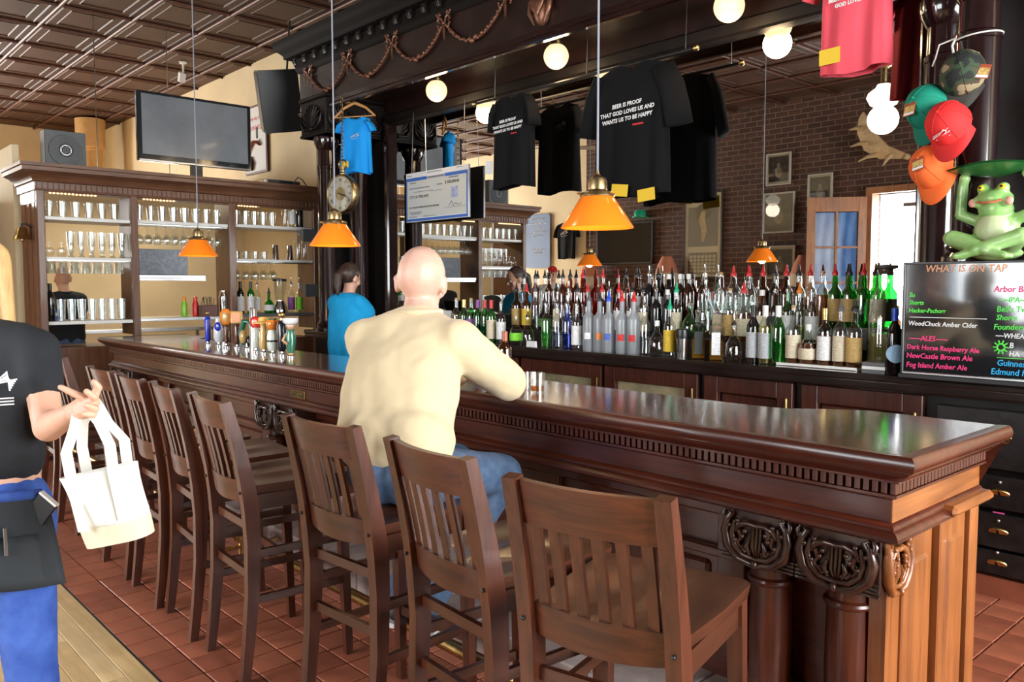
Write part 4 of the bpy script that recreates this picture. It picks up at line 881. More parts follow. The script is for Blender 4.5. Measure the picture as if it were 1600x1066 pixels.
BOTTLES = [
 (0,-5.621,'W','clear','straw','none','cork'), (0,-5.516,'W','green','wine','none','gold'), (0,-5.421,'W','green','wine','violet','cork'), (0,-5.328,'W','green','wine','none','violet'),
 (0,-5.237,'W','green','wine','none','red'), (0,-5.156,'W','green','straw','cream','red'), (0,-5.044,'T','clear','none','white','steel'), (0,-4.852,'Q','clear','none','lime','cork'),
 (0,-4.718,'Q','clear','none','none','steel'), (0,-4.511,'T','clear','green','none','steel'), (0,-4.394,'T','clear','none','none','steel'), (0,-4.294,'T','blue','none','none','steel'),
 (0,-4.189,'T','clear','none','white','steel'), (0,-4.068,'F','frost','none','white','grey'), (0,-3.969,'F','frost','none','orange','black'), (0,-3.878,'F','frost','none','blue','blue'),
 (0,-3.76,'F','frost','none','red','red'), (0,-3.657,'F','frost','none','red','red'), (0,-3.562,'T','clear','none','none','steel'), (0,-3.448,'Q','clear','none','none','white'),
 (0,-3.343,'T','clear','none','yellow','green'), (0,-3.121,'S','clear','gold','black','steel'), (0,-2.977,'S','clear','gold','white','steel'), (0,-2.852,'Q','clear','none','none','steel'),
 (0,-2.705,'W','black','none','grey','black'), (0,-2.637,'W','clear','straw','grey','white'), (0,-2.565,'W','green','none','none','white'), (1,-5.113,'H','amber','whisky','tan','black'),
 (1,-4.988,'H','amber','orange','yellow','red'), (1,-4.881,'T','clear','none','none','grey'), (1,-4.769,'Q','black','none','green','black'), (1,-4.624,'S','clear','none','cream','steel'),
 (1,-4.504,'T','clear','none','none','steel'), (1,-4.408,'T','amber','whisky','none','black'), (1,-4.3,'T','amber','whisky','none','red'), (1,-4.15,'T','amber','whisky','none','red'),
 (1,-3.987,'T','red','none','white','red'), (1,-3.866,'T','clear','whisky','white','black'), (1,-3.76,'H','clear','whisky','cream','black'), (1,-3.645,'T','black','none','none','steel'),
 (1,-3.545,'T','black','none','none','white'), (1,-3.468,'T','clear','none','cream','green'), (1,-3.357,'Q','green','none','none','steel'), (1,-3.228,'J','clear','none','none','steel'),
 (1,-3.118,'H','clear','whisky','cream','steel'), (1,-3.035,'H','clear','whisky','tan','cork'), (1,-2.94,'J','clear','whisky','cream','red'), (1,-2.802,'H','amber','whisky','cream','white'),
 (1,-2.705,'H','amber','whisky','black','steel'), (1,-2.622,'T','green','none','white','steel'), (1,-2.542,'T','clear','none','none','orange'), (1,-2.48,'T','clear','none','white','steel'),
 (2,-5.146,'T','clear','none','none','black'), (2,-5.004,'T','amber','whisky','none','black'), (2,-4.889,'T','clear','none','none','black'), (2,-4.683,'T','amber','whisky','none','black'),
 (2,-4.597,'H','amber','whisky','none','black'), (2,-4.464,'H','red','none','none','red'), (2,-4.242,'T','amber','whisky','none','red'), (2,-4.019,'H','clear','whisky','none','black'),
 (2,-3.909,'H','amber','whisky','white','black'), (2,-3.796,'T','black','none','none','steel'), (2,-3.709,'H','black','none','white','black'), (2,-3.617,'H','black','none','none','white'),
 (2,-3.517,'T','amber','none','none','white'), (2,-3.441,'T','amber','whisky','none','white'), (2,-3.309,'H','clear','none','none','steel'), (2,-3.171,'H','clear','none','none','cork'),
 (2,-3.004,'J','clear','none','none','red'), (2,-2.891,'J','clear','none','none','red'), (2,-2.799,'H','amber','whisky','none','red'), (2,-2.749,'T','black','none','none','black'),
 (2,-2.691,'H','amber','whisky','none','red'), (2,-2.604,'T','clear','none','none','black'), (2,-2.562,'T','clear','whisky','none','red'), (2,-2.503,'T','clear','orange','none','cork'),
 (2,-2.388,'H','green','none','tan','red'), (2,-2.277,'H','green','none','tan','black'), (2,-2.23,'H','green','none','none','red'), (2,-2.154,'H','green','none','cream','black'),]
ROWY = (4.475, 4.715, 4.875); ROWZ = (CT, CT+.11, CT+.22); ROWN = ('on the counter in the front row', 'on the lower bottle step', 'on the upper bottle step')
LIQN = {'whisky': 'amber spirit', 'wine': 'red wine', 'gold': 'golden spirit', 'straw': 'white wine', 'green': 'green liqueur', 'orange': 'orange liqueur'}
GLN = {'clear': 'clear', 'green': 'green glass', 'amber': 'brown glass', 'black': 'black glass', 'blue': 'blue glass', 'red': 'red glass', 'frost': ''}
def bottle(kind, g, liq, lab, capc, loc, label, rz, group='bottles on the back bar'):
    t = thing('bottle', label, 'bottle', loc, rz, group); t.scale = (1.08, 1.08, 1.15)
    b = inst('bottle_body', bmesh_for(kind, 'body', g), t)
    if liq != 'none' and g != 'black': inst('liquid', bmesh_for(kind, 'liquid', liq), t)
    if lab != 'none': inst('paper_label', bmesh_for(kind, 'label', lab), t)
    me = bmesh_for(kind, 'cap', capc); inst(me.name.split('.')[0], me, t)
    return t
seen = {}
for r_ in range(3):
    L_ = sorted([b for b in BOTTLES if b[0] == r_], key=lambda b: b[1])
    xs = [b[1] for b in L_]; rad = [max(p[0] for p in SHAPE[b[2]])*(1.0 if b[2] != 'S' else 1.05) for b in L_]
    for it in range(60):
        for k in range(len(xs)-1):
            need = (rad[k]+rad[k+1])*1.08+.003; d = xs[k+1]-xs[k]
            if d < need: xs[k] -= (need-d)/2; xs[k+1] += (need-d)/2
    sh_ = max(0, xs[-1]-L_[-1][1]); xs = [q-sh_ for q in xs]
    for k, b in enumerate(L_):
        _, _, kind, g, liq, lab, cp = b
        def desc(q): 
            return ' '.join(s for s in (GLN[q[3]], KINDN[q[2]], 'bottle') if s)
        nb = L_[k+1] if k+1 < len(L_) else None
        ext = (' of '+LIQN[liq] if liq != 'none' else '')+(f' with {lab} label' if lab != 'none' else '')+f', {cp} '+('top' if cp in ('gold', 'violet', 'white', 'cork') or kind == 'W' else 'pourer')
        lb = desc(b)+ext+' '+('front row on counter', 'on lower bottle step', 'on upper bottle step')[r_]
        seen.setdefault(lb, []).append(bottle(kind, g, liq, lab, cp, (xs[k], ROWY[r_]+rnd.uniform(-.006, .006), ROWZ[r_]), lb, R(30)+rnd.uniform(-.3, .3)))
for lb, l in seen.items():
    if len(l) > 1:
        for k, o in enumerate(sorted(l, key=lambda q: q.location.x)): o['label'] = lb.replace(' front row on counter', ' in front row').replace(' on lower bottle step', ' lower step').replace(' on upper bottle step', ' upper step')+f', {ORD[k]} from wine end'
# tray of whiskies, wine with a blue disc label, big stoppered jar, steel shaker, card, papers
tr = thing('white_tray', 'low white tray under the whisky bottles on back counter', 'tray', (-2.29, 4.475, CT))
MB().box((0, 0, .006), (.48, .15, .012), b=.003).build('tray_base', WHITE, tr); MB().box((0, -.072, .012), (.48, .006, .024)).build('tray_lip', WHITE, tr)
for x, k_, lab, cp, q in ((-2.47, 'H', 'cream', 'cork', 'cream label and cork at end nearest wine'), (-2.375, 'Q', 'cream', 'white', 'round shoulders and white cap'), (-2.275, 'H', 'white', 'gold', 'white label and gold top'), (-2.185, 'T', 'cream', 'grey', 'cream label and grey pourer'), (-2.105, 'H', 'tan', 'black', 'tan label and black pourer')):
    bottle(k_, 'clear', 'whisky', lab, cp, (x, 4.48, CT+.013), 'whisky bottle on white tray with '+q, R(35), 'whiskies on the white tray')
wb_ = bottle('W', 'black', 'none', 'none', 'blue', (-1.86, 4.42, CT), 'dark wine bottle with round pale blue label beside chalkboard', R(38), None)
MB().grid(lambda u, v: (.042*v*math.cos(u*6.2832), -.0385-.001+.022*(v*math.cos(u*6.2832))**2, .10+.042*v*math.sin(u*6.2832)), 24, 5, wrap=True).build('round_label', plain('sky_label', (.35, .58, .82), .5, var=.1, vscale=40), wb_)
jr = thing('stoppered_jar', 'large pear-shaped glass jar with dark stopper and yellow liquid', 'jar', (-1.99, 4.645, CT))
MB().open_lathe([(1e-4, .002), (.088, .002), (.092, .02), (.090, .16), (.086, .30), (.060, .42), (.040, .47), (.038, .54), (.046, .55), (.046, .56), (.036, .56)], 28).build('jar_glass', GLS['clear'], jr, smooth=60)
MB().lathe([(.086, .006), (.088, .02), (.086, .21), (1e-4, .21)], 24).build('yellow_liquid', glass('lemon_liquid', (.75, .72, .30), .03, body=.5, bodycol=(.50, .46, .14)), jr)
MB().lathe([(.034, .535), (.036, .562), (.060, .566), (.060, .584), (1e-4, .588)], 22).build('stopper', plain('dark_cork', (.05, .03, .022), .6), jr)
jr.location.z = CT; jr.location.y = 4.60
sh = thing('travel_shaker', 'steel tumbler with black lid among the front bottles', 'tumbler', (-3.235, 4.45, CT))
MB().lathe([(.030, 0), (.032, .008), (.040, .13)], 22).build('steel_cup', STEEL, sh); MB().lathe([(.044, .128), (.047, .15), (.044, .185), (.034, .192), (1e-4, .192)], 22).build('lid', BLACKP, sh); MB().box((0, -.040, .09), (.022, .012, .10), b=.005).build('grip', BLACKP, sh)
tag(MB().prism([(-.05, 0), (.05, 0), (.046, .045), (-.046, .045)], -.01, .01, Matrix.Rotation(R(90), 4, 'X')).build('white_card', PAPER, None, (-4.61, 4.40, CT)), 'small blank white card propped before the clear bottles', 'card')
cdx = thing('case_stack', 'stack of clear plastic cases behind the blue label wine', 'cases', (-1.93, 4.47, CT)); cdx.location = (-1.955, 4.445, CT)
for k in range(3): MB().box((0, 0, .010+k*.021), (.125, .11, .019), b=.002).build('case', GREYP if k != 1 else PAPER, cdx)
bbt = thing('beer_bottle', 'brown beer bottle standing on bar behind the man\'s elbow', 'bottle', (-3.02, 2.70, TAPZ))
inst('bottle_body', bmesh_for('T', 'body', 'amber'), bbt, scale=(.95, .95, .8)); MB().lathe([(.0142, .175), (.0145, .228), (1e-4, .23)], 12).build('foil', plain('copper_foil', (.35, .09, .05), .35), bbt); MB().grid(lambda u, v: (.0352*math.sin((u-.5)*3), -.0352*math.cos((u-.5)*3), .05+v*.06), 12, 1).build('paper_label', LABM['white'], bbt)
# ================================================================ pendant lamps over the bar
SHADE = plain('orange_glass_shade', (.90, .20, .012), .18, coat=.6); _b = SHADE.node_tree.nodes['Principled BSDF']
_b.inputs['Emission Color'].default_value = (1, .24, .015, 1); _b.inputs['Emission Strength'].default_value = .30
CORD = plain('grey_cord', (.25, .27, .32), .4)
pl0 = None
for x, y, lab in ((-2.32, 2.59, 'large orange glass pendant lamp over the bar, beside black shirt'), (-4.40, 2.57, 'orange glass pendant lamp hanging before the pocket-watch clock'), (-6.64, 2.63, 'orange glass pendant lamp hanging before the glass cabinet')):
    if pl0 is None:
        pl0 = thing('pendant_lamp', lab, 'lamp', (x, y, 1.77), 0, 'orange pendant lamps over the bar')
        MB().open_lathe([(.150, 0), (.152, .003), (.066, .133), (.060, .135), (.145, .004), (.150, 0)], 40).build('shade', SHADE, pl0, smooth=60)
        MB().lathe([(.072, .128), (.074, .134), (.070, .145), (.045, .152), (.040, .158), (.040, .19), (.034, .206), (.016, .214), (.008, .222), (.006, .235), (1e-4, .236)], 24).build('brass_cap', OLDBRASS, pl0)
        for k in range(3): MB().tube([(.066*math.cos(k*2.1), .066*math.sin(k*2.1), .14), (.088*math.cos(k*2.1), .088*math.sin(k*2.1), .14)], .005, 6).build('thumb_screw', BRASS, pl0)
        MB().tube([(0, 0, .23), (0, 0, H-.04-1.77)], .0045, 6).build('cord', CORD, pl0)
        MB().ball((0, 0, .075), .03, 12, 8).build('bulb', glow('pendant_bulb', (1, .8, .5), 3), pl0)
    else: dup(pl0, (x, y, 1.77), 0, lab)
    l = bpy.data.lights.new('pendant_light', 'POINT'); l.energy = 2.5; l.color = (1, .72, .42); l.shadow_soft_size = .04
    lo = bpy.data.objects.new('pendant_light', l); COL.objects.link(lo); lo.location = (x, y, 1.79)
# ================================================================ shirts
BLKTEE = plain('black_jersey', (.006, .006, .007), .9, bump=.25, bscale=9, spec=.2)
BLUTEE = plain('blue_jersey', (.0, .30, .82), .8, bump=.15, bscale=12)
PNKTEE = plain('pink_jersey', (.85, .09, .13), .8, bump=.15, bscale=12)
REDTEE = plain('red_jersey', (.45, .015, .03), .8, bump=.15, bscale=12)
def shirt_mesh(w, h, d, sleeve, drop, flare=.06, neck=.12, seed=0, sw=.13):
    """closed cloth body hanging from z=0 with two drooping sleeves"""
    m = MB()
    def body(u, v):
        a = u*2*math.pi; ca, sa = math.cos(a), math.sin(a); z = -v*h
        hw = w/2*(1+flare*v)
        top = 0.0 if abs(ca) < 0 else 0
        sh = -.045*abs(ca)**2 if v < .02 else 0
        nk = -neck*.35*max(0, 1-(abs(ca)*w/2)/(neck*.55))*(1 if v < .02 else 0)
        dd = d*(.25+.75*min(1, v*4))*(abs(sa)**.6)*(1 if sa > 0 else -1)
        fold = .012*math.sin(ca*7+seed+v*1.5)*min(1, v*3)+.008*math.sin(ca*15+seed*2)*v
        return (hw*(abs(ca)**.8)*(1 if ca > 0 else -1), dd+fold, z+sh+nk+.012*math.sin(ca*4+seed)*v)
    m.grid(body, 48, 22, wrap=True)
    for s in (-1, 1):
        pts = [(s*(w/2-.03), 0, -.06), (s*(w/2+sleeve*.4), 0, -.06-drop*.35), (s*(w/2+sleeve*.75), .005, -.06-drop*.7), (s*(w/2+sleeve), .01, -.06-drop)]
        m.tube(pts, [sw*.45, sw*.52, sw*.55, sw*.56], 14, flat=.4)
    return m
T3 = Matrix.Translation
def chest(par, lines, size, z, y, mat=WPRINT, step=1.25, x=0, red=True):
    for k, tx in enumerate(lines): text('print', tx, size, mat, par, face((x, y, z-k*size*step), '-y', 0, R(2)), shear=.1, bold=.0012)
    if red: MB().box((x+size*2.6, y-.0005, z-len(lines)*size*step), (size*2.4, .002, size*.28)).build('signature', RPRINT, par)
BEER = ['BEER IS PROOF', 'THAT GOD LOVES US AND', 'WANTS US TO BE HAPPY']
def knot_logo(par, x, y, z, s, mat=WPRINT):
    m = MB().tube([(x-s, y, z-.35*s), (x-.2*s, y, z), (x+.35*s, y, z+.45*s), (x+.6*s, y, z+.25*s), (x+.3*s, y, z-.1*s), (x-.3*s, y, z-.3*s), (x+.9*s, y, z+.1*s)], s*.09, 6, flat=.4)
    m.tube([(x-.8*s, y, z-.6*s), (x+.7*s, y, z-.45*s)], s*.07, 6, flat=.4); m.tube([(x-.9*s, y, z-.1*s), (x+.9*s, y, z+.5*s)], s*.07, 6, flat=.4)
    return m.build('knot_logo', mat, par)
rod = thing('hanging_rod', 'dark rod with brass knobs holding the black shirts', 'rod', (-4.36, 4.68, 3.11))
MB().tube([(-1.25, 0, 0), (1.02, 0, 0)], .011, 8).build('rod_bar', BLACKM, rod); MB().ball((1.035, 0, 0), .022, 12, 8).build('brass_knob', BRASS, rod); MB().ball((-1.265, 0, 0), .022, 12, 8).build('brass_knob', BRASS, rod)
for x in (-1.0, .05, .95): MB().tube([(x, 0, 0), (x, .01, .345)], .003, 5).build('hanging_wire', STEEL, rod)
s1 = thing('black_tshirt', 'black t-shirt with white slogan hanging beside the cheque', 'shirt', (-5.13, 4.68, 3.11))
shirt_mesh(.44, .76, .055, .03, .22, .12, seed=1).build('shirt_cloth', BLKTEE, s1, smooth=180); chest(s1, BEER, .030, -.22, -.064)
MB().box((-.19, -.05, -.60), (.09, .003, .11), Matrix.Rotation(.1, 4, 'Y')).build('price_tag', PAPER, s1); knot_logo(s1, .08, .064, -.20, .06)
s2 = thing('black_sweatshirt', 'large black sweatshirt with white slogan and yellow tags', 'shirt', (-3.86, 4.68, 3.11))
shirt_mesh(.60, .94, .08, .10, .42, .10, seed=3, sw=.17).build('shirt_cloth', BLKTEE, s2, smooth=180); chest(s2, BEER, .040, -.30, -.094, x=.02)
for x, z, r in ((-.02, -.90, .12), (.22, -.95, -.08)): MB().box((x, -.115, z), (.15, .003, .085), T3((x, 0, z)) @ Matrix.Rotation(r, 4, 'Y') @ T3((-x, 0, -z))).build('price_tag', YELLOWTAG, s2)
s3 = thing('pink_shirt', 'pink shirt with yellow tag hanging next to the baseball caps', 'shirt', (-2.15, 4.5, 3.40))
shirt_mesh(.36, .70, .05, .10, .20, .10, seed=5).build('shirt_cloth', PNKTEE, s3, smooth=180); chest(s3, ['BEER IS PROOF THAT', 'GOD LOVES US'], .028, -.30, -.060, red=False)
MB().box((-.13, -.062, -.60), (.12, .003, .085), Matrix.Rotation(-.02, 4, 'Y')).build('price_tag', YELLOWTAG, s3)
hg = thing('wooden_hanger', 'pale wooden clothes hanger under the carved capital', 'hanger', (-7.13, 4.4, 3.20), R(32))
MB().tube([(-.22, 0, -.015), (-.12, 0, .07), (-.02, 0, .115), (0, 0, .12), (.02, 0, .115), (.12, 0, .07), (.22, 0, -.015)], [.010, .013, .016, .017, .016, .013, .010], 8).build('shoulder_bar', plain('hanger_beech', (.55, .27, .10), .4), hg)
MB().tube([(-.2, 0, -.012), (.2, 0, -.012)], .006, 6).build('cross_bar', plain('hanger_beech_pale', (.6, .33, .14), .4), hg)
MB().tube([(0, 0, .11), (0, 0, .16), (.022, 0, .185), (.012, 0, .215), (-.012, 0, .21)], .003, 6).build('hook', STEEL, hg)
s4 = thing('blue_tshirt', 'small bright blue t-shirt with yellow tag on wooden hanger', 'shirt', (-7.09, 4.385, 3.185), R(32))
shirt_mesh(.30, .55, .04, .035, .09, .20, seed=2, sw=.12).build('shirt_cloth', BLUTEE, s4, smooth=180); knot_logo(s4, .02, -.056, -.20, .05); MB().box((-.09, -.058, -.47), (.075, .003, .06)).build('price_tag', YELLOWTAG, s4)
# ================================================================ pocket-watch clock
ck = thing('pocket_watch_clock', 'oversized pocket-watch clock hanging on chain before the column', 'clock', (-7.10, 4.24, 2.42), R(14))
MY = Matrix.Rotation(R(90), 4, 'X')
MB().open_lathe([(1e-4, -.05), (.165, -.05), (.188, -.035), (.195, 0), (.190, .03), (.178, .045), (.172, .045), (.168, .036)], 44, MY).build('watch_case', OLDBRASS, ck, smooth=50)
dial = MB().lathe([(1e-4, .034), (.168, .034)], 44, MY); dial = dial.build('dial', plain('dial_cream', (.80, .75, .62), .4), ck)
MB().lathe([(.050, .0355), (.064, .0355)], 36, MY).build('dial_ring', plain('dial_gold', (.55, .42, .2), .4), dial)
for k, tx in enumerate(('XII', 'I', 'II', 'III', 'IIII', 'V', 'VI', 'VII', 'VIII', 'IX', 'X', 'XI')):
    a = R(90-30*k); text('numeral', tx, .042, INK, dial, face((.132*math.cos(a), -.0365, .132*math.sin(a)), '-y', 0, a-R(90)), sx=.7)
for a, L_, w in ((R(-14), .078, .008), (R(-22), .112, .005)): MB().bar((-.03*math.cos(a), -.040, -.03*math.sin(a)), (L_*math.cos(a), -.040, L_*math.sin(a)), w, .002, up=(0, 1, 0)).build('clock_hand', INK, dial)
MB().lathe([(.03, .185), (.033, .20), (.022, .21), (.022, .235), (.028, .24), (.028, .265), (1e-4, .27)], 18).build('crown', OLDBRASS, ck)
MB().tube([(.05*math.cos(t), 0, .285+.045*math.sin(t)) for t in [k*6.2832/18 for k in range(18)]], .009, 8, closed=True).build('bow', OLDBRASS, ck)
chm = MB()
for k in range(18): chm.tube([(.012*math.cos(t)*(k % 2), .012*math.cos(t)*((k+1) % 2), .345+k*.034+.022*math.sin(t)) for t in [q*6.2832/10 for q in range(10)]], .0035, 5, closed=True)
chm.build('chain', OLDBRASS, ck)
# ================================================================ big cheque
cq = thing('presentation_cheque', 'oversized blue-edged presentation cheque hanging before the mirror', 'cheque', (-6.42, 4.865, 2.165)); cq.scale = (1.03, 1, 1.03)
CQ = plain('cheque_paper', (.62, .66, .68), .3, coat=.4, c2=(.70, .69, .60), vscale=2.2); CQB = plain('cheque_blue', (.05, .16, .55), .35)
MB().box((0, 0, .235), (.96, .022, .47), b=.002).build('cheque_board', PAPER, cq); MB().box((0, -.012, .225), (.94, .003, .37)).build('cheque_face', CQ, cq)
for x0, x1, z, h in ((-.47, -.14, .405, .03), (.14, .47, .405, .03), (-.47, .47, .018, .024)): MB().box(((x0+x1)/2, -.0145, z), (x1-x0, .003, h)).build('cheque_band', CQB, cq)
for x in (-.463, .463): MB().box((x, -.0142, .21), (.014, .003, .40)).build('cheque_band', CQB, cq)
for x, z, w, h in ((0, .405, .26, .018), (-.36, .37, .09, .010), (-.26, .318, .32, .010), (.06, .328, .08, .010), (.27, .375, .15, .010), (-.20, .282, .30, .006), (.02, .275, .16, .004), (-.32, .088, .20, .008), (-.32, .074, .15, .007), (-.36, .046, .12, .008), (-.10, .046, .20, .006), (-.02, .452, .22, .007), (-.42, .44, .07, .007), (.36, .455, .09, .006)):
    MB().box((x, -.0150, z), (w, .002, h)).build('fine_print', plain('print_grey', (.22, .24, .30), .6) if 'print_grey' not in MATS else MATS['print_grey'], cq)
for tx, s, x, z, al, mt_ in (('$ 500,000.00', .040, .14, .335, 'LEFT', INK), ('CITY OF YPSILANTI', .036, -.42, .235, 'LEFT', INK), ('FOR: YPSILANTI FREIGHTHOUSE RESTORATION', .022, -.42, .135, 'LEFT', INK)):
    text('cheque_text', tx, s, mt_, cq, face((x, -.0155, z), '-y'), align=al)
MB().box((.28, -.0148, .24), (.10, .002, .10)).build('cheque_seal', plain('seal_blue', (.42, .46, .66), .5, var=.3, vscale=40), cq)
MB().tube([(.20, -.016, .12), (.24, -.016, .16), (.26, -.016, .115), (.30, -.016, .14), (.33, -.016, .12), (.38, -.016, .13)], .002, 5).build('signature', INK, cq); MB().box((.29, -.0155, .105), (.30, .002, .002)).build('signature_line', INK, cq)
for x in (-.40, .40): MB().tube([(x, 0, .465), (x*.98, .02, 1.05)], .003, 5).build('hanging_wire', STEEL, cq)
# ================================================================ chalkboard menu
cb = thing('chalkboard_menu', 'glossy black beer menu board with neon chalk lettering', 'menu board', (-1.355, 4.36, CT))
BRD = plain('menu_gloss', (.012, .012, .014), .05, coat=1); 
MB().box((0, 0, .305), (.86, .03, .56), b=.003).build('board', BRD, cb)
MB().box((0, -.012, .012), (.88, .06, .024), b=.004).build('board_foot', BLACKM, cb)
for x in (-.43, .43): MB().box((x, -.004, .305), (.014, .036, .57), b=.003).build('board_edge', BLACKP, cb)
for z in (.585, .028): MB().box((0, -.004, z), (.87, .036, .012), b=.003).build('board_edge', STEEL if z < .1 else BLACKP, cb)
CHK = {k: plain('chalk_'+k, v, .7) for k, v in {'peach': (.75, .36, .20), 'pink': (.85, .05, .22), 'green': (.10, .72, .08), 'white': (.75, .75, .75), 'blue': (.03, .42, .80)}.items()}
for tx, s, x, z, c in (('WHAT IS ON TAP', .050, -.33, .555, 'peach'), ('Su', .032, -.405, .425, 'green'), ('Shorts', .030, -.405, .385, 'green'), ('Hacker-Pschorr', .030, -.405, .345, 'green'), ('WoodChuck Amber Cider', .032, -.405, .280, 'white'), ('~~~ALES~~~', .036, -.40, .205, 'pink'), ('Dark Horse Raspberry Ale', .034, -.41, .160, 'pink'), ('NewCastle Brown Ale', .037, -.41, .115, 'pink'), ('Fog Island Amber Ale', .036, -.41, .068, 'pink'),
    ('Arbor Brewing', .040, -.015, .455, 'pink'), ('~~IPA~~', .036, .01, .405, 'green'), ("Bell's Two", .038, 0, .360, 'green'), ('Shorts', .036, 0, .320, 'green'), ('Founders Red', .038, -.01, .275, 'green'), ('~~WHEAT~~', .032, 0, .235, 'white'), ('B', .036, .06, .190, 'white'), ('HA', .034, .06, .150, 'white'), ('Guinness', .040, .01, .105, 'blue'), ('Edmund Fitzgerald', .040, -.015, .062, 'blue')):
    text('chalk_line', tx, s, CHK[c], cb, face((x, -.0165, z), '-y', 0, R(rnd.uniform(-.8, .8))), align='LEFT', shear=.12, sx=.92, bold=.0006)
MB().box((-.22, -.0165, .312), (.36, .002, .003)).build('chalk_rule', CHK['white'], cb); MB().box((.12, -.0165, .13), (.22, .002, .003)).build('chalk_rule', CHK['green'], cb)
m = MB()
for k in range(10): a = k*.628; m.bar((.025+.018*math.cos(a), -.0165, .18+.018*math.sin(a)), (.025+.034*math.cos(a), -.0165, .18+.034*math.sin(a)), .006, .002, up=(0, 1, 0))
m.tube([(.025+.016*math.cos(k*.5), -.0165, .18+.016*math.sin(k*.5)) for k in range(13)], .004, 5); m.build('chalk_sun', CHK['green'], cb)
# ================================================================ frog statue
FROG = plain('frog_ceramic', (.20, .42, .10), .35, c2=(.38, .60, .24), vscale=9, coat=.3)
def blob(name, mat, parent, mb, voxel, smooth=6, loc=(0, 0, 0)):
    o = mb.build(name, mat, parent, loc, smooth=180)
    r = o.modifiers.new('r', 'REMESH'); r.mode = 'VOXEL'; r.voxel_size = voxel; r.use_smooth_shade = True
    if smooth: s = o.modifiers.new('s', 'SMOOTH'); s.factor = .5; s.iterations = smooth
    return o
fg = thing('frog_statue', 'green ceramic frog holding a lily pad over its head', 'statue', (-1.375, 4.37, 1.652), R(-4)); fg.scale = (1.2, 1.2, 1.12)
m = MB(); m.ball((0, 0, .115), (.085, .07, .105), 18, 12); m.ball((0, -.015, .215), (.065, .06, .05), 16, 10); m.ball((0, -.03, .258), (.068, .062, .042), 16, 10)
for s in (-1, 1):
    m.ball((s*.036, -.045, .300), .024, 12, 8); m.ball((s*.055, -.055, .245), .024, 12, 8)
    m.cap((s*.07, 0, .17), .026, (s*.135, -.01, .20), .023); m.cap((s*.135, -.01, .20), .022, (s*.125, -.02, .33), .020); m.cap((s*.125, -.02, .33), .018, (s*.115, -.03, .355), .022)
    m.cap((s*.06, -.03, .06), .042, (s*.125, -.10, .095), .036); m.cap((s*.125, -.10, .095), .034, (s*-.02, -.135, .040), .026)
    m.cap((s*-.02, -.135, .035), .020, (s*-.09, -.15, .016), .015); m.cap((s*-.06, -.14, .016), .015, (s*-.10, -.12, .014), .012)
m.ball((0, .0, .03), (.10, .08, .032), 14, 8)
blob('frog_body', FROG, fg, m, .006, 4)
m = MB().ball((0, -.020, .125), (.070, .062, .085), 16, 10); blob('frog_belly', plain('frog_belly', (.55, .62, .36), .4), fg, m, .007, 2)
for s in (-1, 1):
    MB().ball((s*.038, -.062, .303), .013, 10, 8).build('frog_eye', plain('frog_eye_%d' % (s+1), (.8, .55, .03), .2), fg); MB().ball((s*.039, -.073, .304), (.007, .004, .005), 8, 6).build('pupil', INK, fg)
    MB().ball((s*.066, -.068, .242), (.016, .012, .018), 10, 8).build('frog_cheek', plain('frog_cheek_%d' % (s+1), (.75, .35, .28), .5), fg)
MB().tube([(-.045, -.080, .245), (-.02, -.095, .236), (0, -.099, .240), (.02, -.095, .238), (.045, -.080, .247)], .005, 8).build('frog_mouth', plain('frog_lip', (.6, .16, .08), .4), fg)
MB().grid(lambda u, v: (v*.185*math.cos(.25+u*5.8)*1.0, -.01+v*.14*math.sin(.25+u*5.8), .378+.02*v*v+.006*math.sin(u*18)*v-.02*(1-v)), 36, 6).grid(lambda u, v: (v*.185*math.cos(.25+u*5.8), -.01+v*.14*math.sin(.25+u*5.8), .368+.022*v*v+.006*math.sin(u*18)*v-.02*(1-v)), 36, 6).build('lily_pad', plain('lily_pad_green', (.03, .17, .045), .35, var=.2, vscale=14, coat=.3), fg, smooth=180)
# ================================================================ caps on the column
def camo():
    m, t, b = nmat('camouflage_cloth'); N = t.nodes.new; L = t.links.new
    tc = N('ShaderNodeTexCoord'); nz = N('ShaderNodeTexNoise'); nz.inputs['Scale'].default_value = 15; nz.inputs['Detail'].default_value = 1.5; L(tc.outputs['Object'], nz.inputs['Vector'])
    rp = N('ShaderNodeValToRGB'); rp.color_ramp.interpolation = 'CONSTANT'; e = rp.color_ramp.elements; e[0].color = (.012, .014, .012, 1); e[1].position = .44; e[1].color = (.03, .055, .025, 1)
    for p, c in ((.53, (.07, .045, .025, 1)), (.60, (.30, .24, .14, 1))): q = e.new(p); q.color = c
    L(nz.outputs['Fac'], rp.inputs[0]); L(rp.outputs[0], b.inputs['Base Color']); b.inputs['Roughness'].default_value = .85; return m
TAGM = plain('tag_rust', (.36, .07, .03), .5); TAGG = plain('tag_gold', (.55, .36, .12), .5, var=.6, vscale=120)
